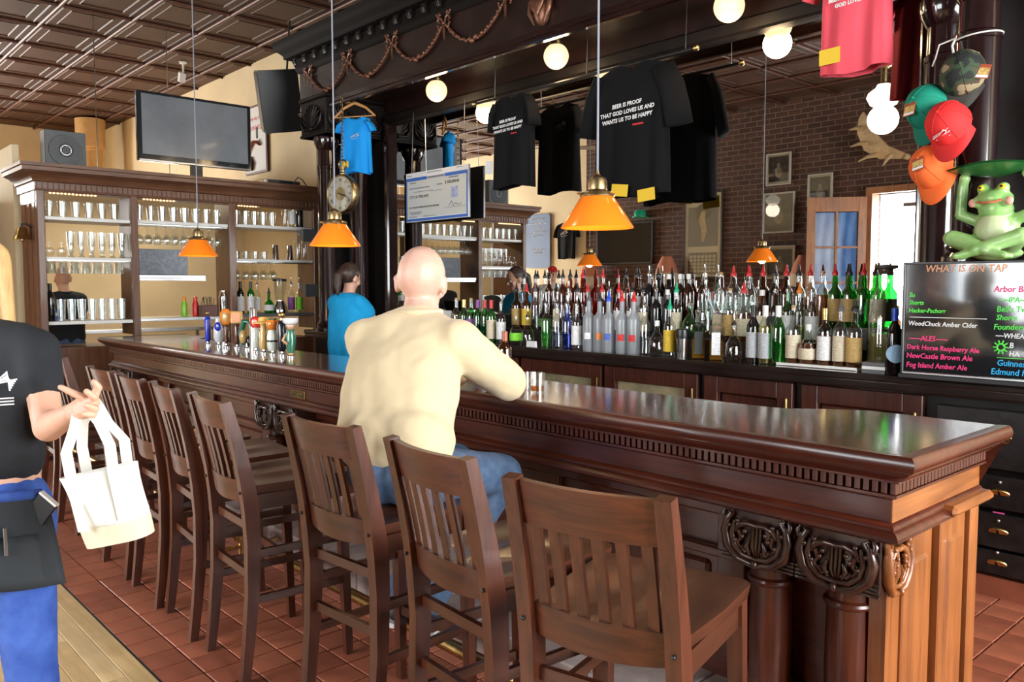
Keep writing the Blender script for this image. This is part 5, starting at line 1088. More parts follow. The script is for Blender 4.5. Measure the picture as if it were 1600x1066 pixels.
def ball_cap(lab, loc, rot, mat, bmat, tagpos=None, logo=None):
    t = thing('baseball_cap', lab, 'cap', loc, 0, 'baseball caps tied to the column'); t.rotation_euler = rot; t.scale = (1.15, 1.15, 1.15)
    m = MB().grid(lambda u, v: (.088*math.cos(u*6.2832)*math.cos(v*1.5), .098*math.sin(u*6.2832)*math.cos(v*1.5), .115*math.sin(v*1.5)**.9), 28, 9, wrap=True); m.build('crown', mat, t, smooth=180)
    for k in range(3): a = k*math.pi/3; MB().tube([(.089*math.cos(a)*math.cos(q), .099*math.sin(a)*math.cos(q), .1155*abs(math.sin(q))**.9) for q in [i*math.pi/12 for i in range(13)]], .0018, 5).build('seam', mat, t)
    MB().ball((0, 0, .116), .007, 8, 6).build('button', mat, t)
    br = MB(); f = lambda dz: (lambda u, v: ((.086+.004*v)*math.sin((u-.5)*2.7), -.098*math.cos((u-.5)*2.7)*(1+.0*v)-v*.075*math.cos((u-.5)*3.0), dz+.004-.035*((u-.5)*2)**2*v-.006*v))
    br.grid(f(0), 16, 6).grid(f(.004), 16, 6); br.build('brim', bmat, t, smooth=180)
    if logo: knot_logo(t, .0, -.092, .05, .04).rotation_euler = (R(-12), 0, 0)
    if tagpos:
        tg_ = MB().box(tagpos, (.052, .060, .002)).build('hang_tag', TAGM, t); MB().box((tagpos[0], tagpos[1], tagpos[2]+.0015), (.046, .030, .002)).build('tag_picture', TAGG, tg_)
        MB().box((tagpos[0], tagpos[1]-.021, tagpos[2]+.0015), (.046, .010, .002)).build('tag_stripe', WPRINT, tg_)
    return t
CAMO = camo()
ball_cap('camouflage baseball cap tied highest on the column', (-1.545, 4.355, 2.55), (R(78), R(12), R(10)), CAMO, plain('camo_brim', (.03, .026, .02), .8), (.085, -.01, .07))
ball_cap('green baseball cap with hang tag beside the camouflage cap', (-1.69, 4.345, 2.41), (R(72), R(-6), R(-14)), plain('green_cap', (.0, .22, .14), .8, bump=.1, bscale=200), plain('green_brim', (.0, .15, .10), .8), (-.01, -.05, .112))
ball_cap('red baseball cap with white knot logo between green and orange caps', (-1.56, 4.26, 2.295), (R(66), R(-10), R(-4)), plain('red_cap', (.72, .02, .02), .8, bump=.1, bscale=200), plain('red_brim', (.62, .02, .02), .8), None, True)
ball_cap('orange baseball cap with hang tag lowest of the caps', (-1.66, 4.34, 2.11), (R(70), R(-14), R(-8)), plain('orange_cap', (.78, .13, .02), .8, bump=.1, bscale=200), plain('orange_brim', (.80, .14, .02), .8), (.0, -.03, .118))
stg = thing('white_string', 'white string tied round the column above the caps', 'string', (-1.53, 4.50, 2.75))
STR = plain('string_white', (.75, .72, .66), .8); MB().tube([(.106*math.cos(k*6.2832/24), .106*math.sin(k*6.2832/24), .01*math.sin(k*6.2832/24+1)) for k in range(24)], .004, 6, closed=True).build('loop', STR, stg)
MB().tube([(-.08, -.075, .0), (-.085, -.10, -.04), (-.07, -.11, -.10), (-.06, -.11, -.13)], .006, 6).build('loose_end', STR, stg); MB().tube([(-.08, -.075, .0), (-.15, -.09, -.02), (-.165, -.09, -.08), (-.18, -.09, -.12)], .004, 6).build('loose_end', STR, stg)
# ================================================================ people
SKIN = plain('skin_fair', (.72, .40, .28), .5, var=.08, vscale=12, sss=.08)
SKINP = plain('skin_rosy', (.68, .37, .28), .45, c2=(.74, .47, .37), vscale=7, sss=.08)
CREAMS = plain('cream_sweatshirt', (.70, .56, .35), .9, var=.05, vscale=5, bump=.35, bscale=7, sheen=.2)
DENIM = plain('denim', (.045, .085, .17), .85, c2=(.10, .16, .27), vscale=18, bump=.15, bscale=150)
DENIMB = plain('denim_bright', (.02, .06, .30), .85, c2=(.05, .12, .45), vscale=14, bump=.12, bscale=120)
BLKC = plain('black_cotton', (.012, .014, .019), .85, bump=.25, bscale=10)
APRON = plain('apron_black', (.016, .020, .025), .8, bump=.15, bscale=30)
BLUEC2 = plain('turquoise_tee', (.0, .33, .68), .8, bump=.25, bscale=12)
HAIRB = plain('brown_hair', (.045, .022, .014), .5, var=.5, vscale=30, stretch=(1, 1, .15), bump=.4, bscale=60)
HAIRY = plain('blonde_hair', (.62, .40, .17), .5, var=.35, vscale=30, stretch=(1, 1, .15), bump=.4, bscale=60)
SNK = plain('sneaker_black', (.02, .02, .024), .6); SOLE = plain('sneaker_white', (.75, .75, .75), .5)
EYEW = plain('eye_white', (.8, .78, .75), .2); EYED = plain('eye_dark', (.03, .02, .015), .1); LIP = plain('lips', (.52, .20, .17), .5)
def V3(*a): return Vector(a)
def head_shape(mb, M):
    mb.ball((0, -.006, .022), (.078, .098, .100), 20, 14, M); mb.ball((0, .024, -.052), (.058, .066, .066), 16, 10, M)
    mb.ball((0, .062, -.088), (.030, .026, .024), 12, 8, M); mb.ball((0, .084, .012), (.044, .016, .014), 12, 8, M)
    for s in (-1, 1):
        mb.ball((s*.079, -.006, -.014), (.011, .022, .033), 12, 8, M); mb.ball((s*.082, -.014, .004), (.011, .014, .016), 10, 6, M); mb.ball((s*.042, .066, -.030), (.024, .022, .024), 12, 8, M)
    for p, r in (((0, .094, .004), .010), ((0, .103, -.010), .011), ((0, .110, -.024), .014), ((-.010, .100, -.028), .009), ((.010, .100, -.028), .009)): mb.ball(p, r, 10, 7, M)
    return mb
def head_parts(par, M, brow):
    for s in (-1, 1):
        MB().ball((s*.031, .083, -.002), (.013, .010, .009), 10, 8, M).build('eye', EYEW, par, smooth=180); MB().ball((s*.031, .092, -.002), (.0055, .003, .0055), 8, 6, M).build('iris', EYED, par, smooth=180)
        MB().tube([(s*.014, .092, .016), (s*.032, .092, .021), (s*.050, .082, .016)], .004, 6, M).build('eyebrow', brow, par, smooth=180)
    MB().tube([(-.024, .080, -.058), (0, .092, -.055), (.024, .080, -.058)], [.003, .006, .003], 7, M).build('lips', LIP, par, smooth=180)
def fingers(mb, M, side, curl):
    """hand along +x of M, palm facing -z; side=+1 puts the thumb at +y"""
    mb.cap((.015, .022, 0), .015, (.082, .030*1, 0), .012); 
def hand_shape(mb, M, side, curl):
    def T(p): return tuple(M @ Vector(p))
    for y in (-.026, -.009, .009, .026): mb.cap(T((.0, y*.7, 0)), .014, T((.080, y, 0)), .0125, 8)
    for k, (y, L) in enumerate(((.030, .068), (.010, .078), (-.010, .072), (-.029, .056))):
        a = curl*(1+.12*k); p = V3(.086, side*y, 0); ang = 0
        for q, r0, r1 in ((.45, .0098, .0092), (.32, .0092, .0085), (.23, .0085, .0075)):
            ang += a; n = p+V3(math.cos(ang), 0, -math.sin(ang))*L*q; mb.cap(T(p), r0, T(n), r1, 8); p = n
    p = V3(.022, side*.030, -.004); n = V3(.052, side*.058, -.014); mb.cap(T(p), .013, T(n), .0105, 8); mb.cap(T(n), .0105, T(V3(.078, side*.062, -.026)), .0085, 8)
def frame(p, xdir, up):
    x = Vector(xdir).normalized(); z = Vector(up); z = (z-x*z.dot(x)).normalized(); y = z.cross(x)
    m = Matrix((x, y, z)).transposed().to_4x4(); m.translation = Vector(p); return m
def hframe(p, fwd, up=(0, 0, 1)):
    f = Vector(fwd).normalized(); x = f.cross(Vector(up)).normalized(); z = x.cross(f)
    m = Matrix((x, f, z)).transposed().to_4x4(); m.translation = Vector(p); return m
def figure(name, label, base, J, look, fwd, skin, top, pants, shoe, sleeve=.5, fat=1.0, hem=None, hand_voxel=.0075, curl=.35, brow=None, hands=True, band=None, cat='person', up=(0, 0, 1), hs=1.0):
    B = Vector(base); J = {k: Vector(v)-B for k, v in J.items()}
    rv = (J['shR']-J['shL']); rv.z = 0; rv.normalize(); body = MB(); HM = hframe(J['head'], look, up) @ Matrix.Diagonal((hs, hs, hs*.95 if hs > 1 else 1, 1))
    head_shape(body, HM); body.cap(J['neck']-V3(0, 0, .05), .060*(1.25 if fat > 1.15 else 1), J['head']-V3(0, 0, .07), .052*(1.25 if fat > 1.15 else 1), 14)
    mid = (J['shL']+J['shR'])/2
    for s, q in ((-1, 'L'), (1, 'R')):
        body.cap(J['pel']+rv*s*.06, .085, J['chest']+rv*s*.06, .08); body.cap(J['chest']+rv*s*.06, .08, mid+rv*s*.10, .055)
        body.cap(J['sh'+q], .046, J['el'+q], .038); body.cap(J['el'+q], .039, J['wr'+q], .026)
        body.cap(J['hip'+q], .075, J['kn'+q], .050); body.cap(J['kn'+q], .050, J['an'+q], .036)
        if hands and q in hands:
            d = J['wr'+q]-J['el'+q]; hand_shape(body, frame(J['wr'+q]+d.normalized()*.012, d, hands[q]), -1 if q == 'R' else 1, curl)
    o = blob(name, skin, None, body, hand_voxel, 3, B); tag(o, label, cat)
    head_parts(o, HM, brow or HAIRB)
    sh = MB(); f = fat
    lo = J['pel'].copy() if hem is None else V3(J['pel'].x, J['pel'].y, hem-B.z+.09)
    for s, q in ((-1, 'L'), (1, 'R')):
        sh.cap(lo+rv*s*.078*f, .108*f, J['belly']+rv*s*.078*f, .106*f, 16); sh.cap(J['belly']+rv*s*.078*f, .106*f, J['chest']+rv*s*.080*f, .108*f, 16)
        sh.cap(J['chest']+rv*s*.080*f, .106*f, mid+rv*s*.10, .074*f, 16); sh.cap(mid+rv*s*.05, .070*f, J['neck']-V3(0, 0, .045), .060*f, 14); sh.cap(J['neck']-V3(0, 0, .055), .066*f, mid.lerp(J['sh'+q], .8)+V3(0, 0, .012), .062*f, 14)
        sh.cap(mid+rv*s*.10, .068*f, J['sh'+q], .066*f, 14); a = J['sh'+q]
        if sleeve <= 1: sh.cap(a, .064*f, a.lerp(J['el'+q], sleeve), .060*f, 14)
        else:
            sh.cap(a, .074*f, J['el'+q], .066*f, 14); sh.cap(J['el'+q], .066*f, J['el'+q].lerp(J['wr'+q], .93), .040*f, 14)
    for s in (-1, 1): sh.cap(lo+rv*s*.04*f, .108*f, J['belly']+rv*s*.04*f, .110*f, 16); sh.cap(J['belly']+rv*s*.04*f, .110*f, J['chest']+rv*s*.04*f, .113*f, 16); sh.cap(J['chest']+rv*s*.04*f, .112*f, mid+rv*s*.06, .080*f, 16)
    sh.cap(lo, .108*f, J['belly'], .112*f, 16); sh.cap(J['belly'], .112*f, J['chest'], .116*f, 16); sh.cap(J['chest'], .114*f, mid, .080*f, 16)
    so = blob('sweatshirt' if sleeve > 1 else 'tshirt', top, o, sh, .011, 22)
    tx = bpy.data.textures.get('cloth_folds') or bpy.data.textures.new('cloth_folds', 'CLOUDS'); tx.noise_scale = .15
    dp = so.modifiers.new('folds', 'DISPLACE'); dp.texture = tx; dp.strength = .024; dp.mid_level = .5
    MB().tube([J['neck']+V3(0, 0, -.012)+rv*.066*f*math.cos(t)+rv.cross(V3(0, 0, 1))*.060*f*math.sin(t) for t in [k*6.2832/18 for k in range(18)]], .010*f, 8, closed=True).build('collar', top, so, smooth=180)
    if band: MB().tube([lo+V3(0, 0, -.085)+rv*.180*f*math.cos(t)+rv.cross(V3(0, 0, 1))*.108*f*math.sin(t) for t in [k*6.2832/24 for k in range(24)]], .017, 8, closed=True, flat=1.6).build('hem_band', band, so, smooth=180)
    pa = MB()
    for s, q in ((-1, 'L'), (1, 'R')):
        pa.cap(J['pel']+rv*s*.06, .108*f**.6, J['hip'+q], .102*f**.6, 16); pa.cap(J['hip'+q], .098*f**.6, J['kn'+q], .070*f**.5, 16); pa.cap(J['kn'+q], .070*f**.5, J['an'+q]+V3(0, 0, .02), .058, 16)
    po = blob('jeans', pants, o, pa, .011, 6); dp = po.modifiers.new('folds', 'DISPLACE'); dp.texture = tx; dp.strength = .012
    for q in 'LR':
        fw = Vector(fwd); fw.z = 0; fw.normalize(); M = frame(J['an'+q]-V3(0, 0, .055), fw, (0, 0, 1))
        m = MB(); m.cap(tuple(M @ V3(-.04, 0, .012)), .036, tuple(M @ V3(.13, 0, .004)), .032); m.cap(tuple(M @ V3(-.03, 0, .03)), .040, tuple(M @ V3(.02, 0, .05)), .036)
        s_ = blob('shoe', shoe, o, m, .008, 3)
        MB().prism([(-.078+.012, -.03), (.08, -.040), (.15, -.030), (.168, 0), (.15, .030), (.08, .040), (-.066, .03), (-.08, 0)], -.038, -.020, M).build('sole', SOLE, s_)
    return o, HM, J, rv
# --- the man at the bar, seen from behind
JM = dict(pel=(-2.40, 1.63, .875), belly=(-2.45, 1.66, 1.0), chest=(-2.505, 1.735, 1.21), neck=(-2.545, 1.845, 1.445), head=(-2.588, 1.885, 1.548), shR=(-2.36, 1.875, 1.325), elR=(-2.43, 2.19, 1.150), wrR=(-2.60, 2.33, 1.128), shL=(-2.70, 1.70, 1.325), elL=(-2.93, 1.95, 1.16), wrL=(-2.80, 2.26, 1.128),
 hipR=(-2.33, 1.70, .865), hipL=(-2.50, 1.66, .865), knR=(-2.38, 2.12, .80), knL=(-2.68, 2.12, .80), anR=(-2.52, 1.86, .285), anL=(-2.69, 1.84, .285))
man, HM, Jm, rv = figure('person', 'bald man in cream sweatshirt and jeans leaning on the bar', (-2.42, 1.64, 0), JM, (-.62, .78, -.10), (-.62, .78, 0), SKINP, CREAMS, DENIM, SNK, 1.5, 1.20, hem=.90, hands={'R': (0, 0, 1), 'L': (0, 0, 1)}, curl=.42, up=(.05, 0, 1), hs=1.16)
m = MB()
for k in range(14): a = R(200+10*k); m.ball((.074*math.cos(a), .088*math.sin(a)-.004, -.028+.012*math.sin(k)), (.016, .016, .026), 8, 6, HM)
# --- bartender at the back counter
def stand(x, y, rz, h, raise_=.0, reach=.0):
    f = V3(-math.sin(rz), math.cos(rz), 0); r = V3(math.cos(rz), math.sin(rz), 0); k = h/1.72
    P = lambda a, b, z: (x+r.x*a*k+f.x*b*k, y+r.y*a*k+f.y*b*k, z*k)
    J = dict(pel=P(0, 0, .95), belly=P(0, .005, 1.06), chest=P(0, .01, 1.25), neck=P(0, .015, 1.455), head=P(0, .045, 1.595), shR=P(.165, .005, 1.375), shL=P(-.165, .005, 1.375), elR=P(.23, .05+reach*.10, 1.13+raise_*.06), elL=P(-.23, .05+reach*.10, 1.13+raise_*.06), wrR=P(.17, .10+reach*.24, .93+raise_*.24), wrL=P(-.17, .10+reach*.24, .93+raise_*.24), hipR=P(.085, 0, .90), hipL=P(-.085, 0, .90), knR=P(.09, .03, .50), knL=P(-.09, .01, .50), anR=P(.10, -.01, .092), anL=P(-.10, .0, .092))
    return J, f
J2, f2 = stand(-6.49, 3.90, R(12), 1.73, 1.0, .8)
wo, HM2, Jw, rv2 = figure('person', 'bartender with dark ponytail in bright blue t-shirt facing the mirror', (-6.49, 3.95, 0), J2, (-.22, .95, -.3), f2, SKIN, BLUEC2, DENIM, SNK, .5, 1.12, hem=.86, hands={'R': (0, 0, 1), 'L': (0, 0, 1)}, band=WHITE)
m = MB().ball((0, -.022, .032), (.088, .100, .104), 18, 12, HM2); m.ball((0, -.085, .02), (.06, .05, .06), 12, 8, HM2)
pts = [HM2 @ V3(0, -.10, .03), HM2 @ V3(.0, -.145, -.02), HM2 @ V3(.01, -.14, -.11), HM2 @ V3(.02, -.12, -.19)]
for a, b_, r0, r1 in zip(pts, pts[1:], (.036, .040, .034), (.040, .034, .016)): m.cap(a, r0, b_, r1)
blob('hair', HAIRB, wo, m, .010, 4)
# --- waitress carrying a tote bag
JW = dict(pel=(-2.595, .437, .955), belly=(-2.61, .436, 1.06), chest=(-2.625, .434, 1.235), neck=(-2.655, .425, 1.445), head=(-2.715, .395, 1.60), shL=(-2.515, .548, 1.365), elL=(-2.405, .545, 1.160), wrL=(-2.235, .560, 1.215), shR=(-2.775, .345, 1.36), elR=(-2.83, .30, 1.11), wrR=(-2.72, .22, .93),
 hipL=(-2.52, .49, .90), hipR=(-2.67, .385, .90), knL=(-2.43, .49, .52), knR=(-2.70, .38, .50), anL=(-2.52, .52, .10), anR=(-2.80, .40, .16))
Fv = V3(.70, -.71, 0)
wa, HM3, J3, rv3 = figure('person', 'blonde waitress in black t-shirt and apron walking with a tote bag', (-2.60, .44, 0), JW, (.55, -.82, -.1), (.55, -.82, 0), SKIN, BLKC, DENIMB, SNK, .52, .90, hem=1.0, hands={'R': (0, 0, 1)}, hand_voxel=.0055, brow=HAIRY)
P0 = V3(-2.155, .575, 1.245); Rv = V3(.673, .7396, 0); Cv = V3(.74, -.673, 0)
def HL(r, u, t): return P0+Rv*r*.00155+V3(0, 0, u*.00155)+Cv*t-V3(-2.60, .44, 0)
m = MB(); B3 = V3(-2.60, .44, 0); m.cap(J3['wrL']-(J3['wrL']-J3['elL'])*.3, .029, J3['wrL'], .025); 
for a, b_, r0, r1 in ((J3['wrL'], HL(2, 6, 0), .024, .021), (HL(-10, -6, 0), HL(10, 4, .01), .022, .020), (HL(-6, -12, .01), HL(12, -8, .02), .018, .015), (J3['wrL'], HL(-4, -8, 0), .022, .020),
    (HL(4, 8, .012), HL(-12, 20, .03), .0095, .009), (HL(-12, 20, .03), HL(-27, 30, .04), .009, .0072),
    (HL(12, 2, .01), HL(20, 14, .03), .0095, .009), (HL(20, 14, .03), HL(14, 24, .045), .009, .0075),
    (HL(14, -4, .01), HL(24, -4, .035), .0095, .009), (HL(24, -4, .035), HL(16, 4, .055), .009, .0075),
    (HL(12, -12, .01), HL(20, -14, .035), .009, .0085), (HL(20, -14, .035), HL(10, -10, .05), .0085, .007),
    (HL(8, 12, -.005), HL(18, 26, .0), .0115, .0095), (HL(18, 26, .0), HL(14, 36, .008), .0095, .0078)): m.cap(a, r0, b_, r1, 10)
blob('raised_hand', SKIN, wa, m, .004, 2)
MB().tube([HL(2, 1, .0)+V3(math.cos(t)*.011, 0, math.sin(t)*.011) for t in [k*6.2832/12 for k in range(12)]], .0012, 5, closed=True).build('ring', STEEL, wa)
m = MB().ball((0, -.024, .030), (.090, .102, .106), 18, 12, HM3)
for s in (-1, 1):
    p = [HM3 @ V3(s*.072, -.02, .02), HM3 @ V3(s*.095, -.01, -.08), HM3 @ V3(s*.105, .015, -.17), HM3 @ V3(s*.10, .045, -.25)]
    for a, b_, r0, r1 in zip(p, p[1:], (.026, .030, .028), (.030, .028, .012)): m.cap(a, r0, b_, r1)
for a, b_ in ((V3(-.04, -.09, 0), V3(-.05, -.09, -.2)), (V3(.04, -.09, 0), V3(.05, -.09, -.2))): m.cap(HM3 @ a, .05, HM3 @ b_, .035)
blob('hair', HAIRY, wa, m, .010, 3)
fw3 = V3(.727, -.686, 0); rw3 = V3(.686, .727, 0) # she faces fw3; rw3 points to her left
def WL(a, f, z): p = V3(-2.60, .437, 0)+rw3*a+fw3*f; return p.x+2.60, p.y-.44, z
def apr(u, v):
    a = (u-.5)*2*(.20+.055*v); z = .985-.235*v; f = .142+.03*v-1.9*(a*a)*(1-.35*v)+.006*math.sin(u*17)*v; return WL(a, f, z)
ap = MB().grid(apr, 36, 14).build('apron', APRON, wa, smooth=180); so_ = ap.modifiers.new('t', 'SOLIDIFY'); so_.thickness = .004
def pock(u, v):
    x, y, z = apr(.06+.88*u, .42+.55*v); return (x+fw3.x*.010, y+fw3.y*.010, z)
pk = MB().grid(pock, 30, 6).build('apron_pocket', APRON, ap, smooth=180); so_ = pk.modifiers.new('t', 'SOLIDIFY'); so_.thickness = .003
MB().tube([apr(.02+.96*k/20, 0) for k in range(21)], .010, 8, flat=1.4).build('waistband', DENIMB, ap, smooth=180)
for a, mt_ in ((.115, BLUEP), (.14, STEEL)): p = WL(a, .150, .915); MB().tube([p, (p[0]+.004, p[1], p[2]-.07)], .0045, 8).build('pen', mt_, ap)
p = WL(.185, .085, .93); MB().box((0, 0, .01), (.055, .012, .10), Matrix.Translation(p) @ Matrix.Rotation(R(40), 4, 'Z') @ Matrix.Rotation(R(38), 4, 'Y')).build('order_pad', BLACKP, ap)
MB().box((0, 0, .058), (.057, .014, .006), Matrix.Translation(p) @ Matrix.Rotation(R(40), 4, 'Z') @ Matrix.Rotation(R(38), 4, 'Y')).build('pad_edge', PAPER, ap)
k_ = MB(); LO = V3(*WL(.112, .116, 1.275)); MM = Matrix.Translation(LO) @ Matrix.Rotation(R(43), 4, 'Z')
for q in range(6): k_.tube([(-.05+.006*q, -.002, -.02+.008*q), (-.01, -.004, .004+.006*math.sin(q*2)), (.03, -.002, .012+.005*q), (.055-.004*q, 0, .018-.006*q)], .0022, 5, MM)
for q in range(3): k_.tube([(-.01, -.002, -.034-.008*q), (.045, -.001, -.030-.008*q)], .002, 5, MM)
k_.build('shirt_logo', WPRINT, wa)
# --- tote bag hanging from her hand
CANVAS = plain('canvas_white', (.80, .78, .72), .85, var=.05, vscale=8, bump=.2, bscale=40); CANB = plain('canvas_tan', (.68, .60, .44), .85, bump=.2, bscale=40)
tb = thing('tote_bag', 'white canvas tote bag with tan base hanging from her hand', 'bag', (-2.10, .625, .915)); tb.rotation_euler = (0, R(0), R(47))
TL = Matrix.Rotation(R(16), 4, 'Y').inverted() @ Matrix.Identity(4)
def bagf(z0, z1, s=1.0):
    def f(u, v):
        a = u*6.2832; z = z0+(z1-z0)*v; w = .078+.055*z/.17*.35; t = .052-.018*z/.17
        return tuple(TL @ V3(w*s*math.cos(a)*(1 if abs(math.cos(a)) > .0 else 1), t*s*math.sin(a)+.006*math.sin(a*3+z*30), z-.006*math.cos(a)))
    return f
m = MB().grid(bagf(.045, .178), 36, 8, wrap=True); b_ = m.build('bag_body', CANVAS, tb, smooth=180); q = b_.modifiers.new('t', 'SOLIDIFY'); q.thickness = .003
m = MB().grid(bagf(.0, .047, 1.008), 36, 4, wrap=True); n = len(m.v); m.f.append(tuple(range(35, -1, -1))); m.build('bag_base', CANB, tb, smooth=60)
P0l = (Matrix.Rotation(R(-47), 3, 'Z') @ (P0-V3(-2.10, .625, .915)))
for s, gx in ((-1, -.012), (1, .016)):
    for e in (-1, 1):
        a = TL @ V3(e*.052, s*.036, .165); pts = [tuple(TL @ V3(e*.050, s*.052, .05)), tuple(a), tuple(a.lerp(P0l, .35)+V3(e*.020, s*.012, .01)), tuple(a.lerp(P0l, .72)+V3(e*.016, s*.008, .0)), (P0l.x+gx+e*.008, P0l.y+s*.004, P0l.z-.004), (P0l.x+gx*.8, P0l.y, P0l.z+.016)]
        MB().ribbon(pts, (1, .25, .1), .025, .003).build('strap', CANVAS, tb, smooth=60)
# --- cook in the kitchen behind the cabinet, and a guest in a red cap seen in the mirror
J4, f4 = stand(-9.75, 2.42, R(100), 1.74, .6, .5)
figure('person', 'cook in black t-shirt standing behind the glass cabinet', (-9.75, 2.42, 0), J4, f4, f4, SKIN, BLKC, DENIM, SNK, .5, 1.05, hem=.9, hands=None)
J5, f5 = stand(-9.45, .45, R(-60), 1.86, .2, .3)
gu, HM5, _, _ = figure('person', 'guest in red cap standing in the dining area, seen in mirror', (-9.45, .45, 0), J5, f5, f5, SKIN, plain('grey_tee', (.55, .55, .55), .85), DENIM, SNK, .5, 1.0, hem=.9, hands=None)
MB().grid(lambda u, v: tuple(HM5 @ V3(.086*math.cos(u*6.2832)*math.cos(v*1.5), -.004+.106*math.sin(u*6.2832)*math.cos(v*1.5), .035+.095*math.sin(v*1.5))), 24, 8, wrap=True).build('cap', REDP, gu, smooth=180)
MB().ribbon([tuple(HM5 @ V3(0, .09, .045)), tuple(HM5 @ V3(0, .14, .042)), tuple(HM5 @ V3(0, .175, .030))], HM5.to_3x3() @ V3(1, 0, 0), [.15, .14, .09], .005).build('cap_brim', REDP, gu)
# ================================================================ dining side (seen in the mirror)
WY = -2.70
def framed(lab, x0, x1, z0, z1, fcol, inner, mat_in, art, cat='picture'):
    t = thing('framed_picture', lab, cat, ((x0+x1)/2, WY+.001, z0)); w, h = x1-x0, z1-z0
    for sx in (-1, 1): MB().box((sx*(w/2-.014), .016, h/2), (.028, .032, h), b=.004).build('frame_side', fcol, t)
    for z in (.014, h-.014): MB().box((0, .016, z), (w-.056, .032, .028), b=.004).build('frame_rail', fcol, t)
    MB().box((0, .006, h/2), (w-.05, .012, h-.05)).build('mat_board', inner, t); art(t, w, h); 
    MB().box((0, .022, h/2), (w-.05, .002, h-.05)).build('glazing', PANE, t); return t
FW = plain('frame_pale', (.50, .46, .38), .4); FD = plain('frame_dark', (.03, .025, .02), .4)
PIC = plain('sepia_print', (.02, .022, .025), .5, c2=(.10, .09, .08), vscale=9); PICF = plain('print_figure', (.35, .27, .18), .6, var=.3, vscale=20); MATB = plain('mat_cream', (.62, .52, .34), .7)
def portrait(t, w, h):
    MB().box((0, .014, h/2), (w*.78, .004, h*.78)).build('print', PIC, t)
    m = MB().ball((0, .016, h*.62), (w*.07, .004, h*.07), 12, 8); m.ball((0, .016, h*.40), (w*.14, .004, h*.18), 12, 8); m.build('print_figure', PICF, t)
framed('small pale framed portrait hanging highest on the brick wall', -7.50, -7.05, 3.20, 3.73, FW, MATB, None, portrait)
framed('pale framed dark portrait beside the open door', -6.75, -6.33, 2.80, 3.32, FW, MATB, None, portrait)
framed('large pale framed standing portrait in middle of brick wall', -7.53, -6.97, 2.41, 3.08, FW, PIC, None, portrait)
framed('cream matted framed portrait lowest on the brick wall', -7.51, -6.94, 1.65, 2.20, FW, MATB, None, portrait)
def calendar(t, w, h):
    MB().box((0, .014, h*.60), (w*.78, .004, h*.46)).build('print', plain('night_blue', (.015, .025, .04), .5, var=.4, vscale=5), t)
    MB().lathe([(1e-4, 0), (w*.20, 0)], 24, Matrix.Translation((0, .0165, h*.76)) @ Matrix.Rotation(R(-90), 4, 'X')).build('print_moon', plain('moon_grey', (.16, .20, .22), .6), t)
    MB().ribbon([(0, .018, h*.42), (.03, .018, h*.55), (-.02, .018, h*.68), (.01, .018, h*.78)], (1, 0, 0), [.03, .12, .13, .08], .004).build('print_figure', plain('gold_figure', (.48, .34, .12), .6, var=.3, vscale=20), t)
    MB().box((0, .014, h*.17), (w*.76, .004, h*.26)).build('calendar_block', INK, t)
    for r_ in range(5):
        for c in range(7): MB().box((-w*.30+c*w*.10, .0165, h*.085+r_*h*.042), (w*.07, .002, h*.028)).build('calendar_day', MATB, t)
framed('tall framed calendar print with golden figure on brick wall', -9.15, -8.34, 1.67, 3.21, FD, MATB, None, calendar, 'calendar')
def sconce(x, z, lab):
    t = thing('wall_sconce', lab, 'lamp', (x, WY, z), 0, 'fringed wall sconces')
    MB().lathe([(.06, 0), (.06, .02), (.02, .03)], 16, Matrix.Rotation(R(-90), 4, 'X')).build('wall_plate', OLDBRASS, t); MB().tube([(0, .02, 0), (0, .14, -.02), (0, .16, .08)], .010, 8).build('arm', OLDBRASS, t)
    MB().open_lathe([(.24, 0), (.22, .02), (.20, .22)], 22, T3((0, .26, .02))).build('fringe', plain('fringe_cream_%d' % int(-x*10), (.62, .50, .33), .8, bump=.4, bscale=40), t); MB().open_lathe([(.21, .20), (.16, .36), (.09, .50)], 22, T3((0, .26, .02))).build('shade', plain('shade_coral_%d' % int(-x*10), (.62, .22, .12), .7), t)
sconce(-11.25, 1.50, 'fringed coral wall sconce nearest the cream plaster wall'); sconce(-9.35, 1.55, 'fringed coral wall sconce beside the framed calendar'); sconce(-6.65, 1.50, 'fringed coral wall sconce beside the open blue-paned door')
wt = thing('wall_television', 'large dark television on the brick wall', 'television', (-10.55, WY, 1.95)); MB().box((0, .04, .41), (1.42, .06, .82), b=.01).build('bezel', BLACKP, wt); MB().box((0, .072, .41), (1.34, .004, .74)).build('screen', plain('dark_screen', (.006, .007, .008), .15), wt)
gh = thing('green_bowler_hat', 'shiny green party hat on a peg above the dark television', 'hat', (-10.1, WY+.12, 2.83)); MB().lathe([(.16, 0), (.16, .012), (.11, .02), (.11, .10), (.085, .14), (1e-4, .15)], 24).build('hat_body', GREENP, gh); MB().tube([(0, 0, .02), (0, -.118, .02)], .01, 6).build('peg', BLACKM, gh)
an = thing('moose_antler', 'pale moose antler mounted above the side door', 'antler', (-5.5, WY+.05, 3.38))
ANT = plain('antler_bone', (.55, .38, .20), .6, var=.2, vscale=8)
m = MB().ribbon([(.30, .10, .05), (.05, .16, .12), (-.15, .2, .30), (-.26, .22, .55), (-.28, .22, .70)], (.6, .2, .7), [.10, .22, .30, .26, .12], .035)
for a, b_ in (((-.05, .17, .1), (-.30, .24, .02)), ((-.18, .2, .28), (-.42, .26, .25)), ((-.26, .22, .5), (-.44, .27, .5)), ((.15, .13, .08), (.05, .2, -.08))): m.tube([a, tuple((p+q)/2+(.02 if k == 2 else 0) for k, (p, q) in enumerate(zip(a, b_))), b_], [.04, .028, .008], 8)
m.tube([(.30, .10, .05), (.33, .0, .04)], .045, 10); m.build('antler_palm', ANT, an, smooth=60)
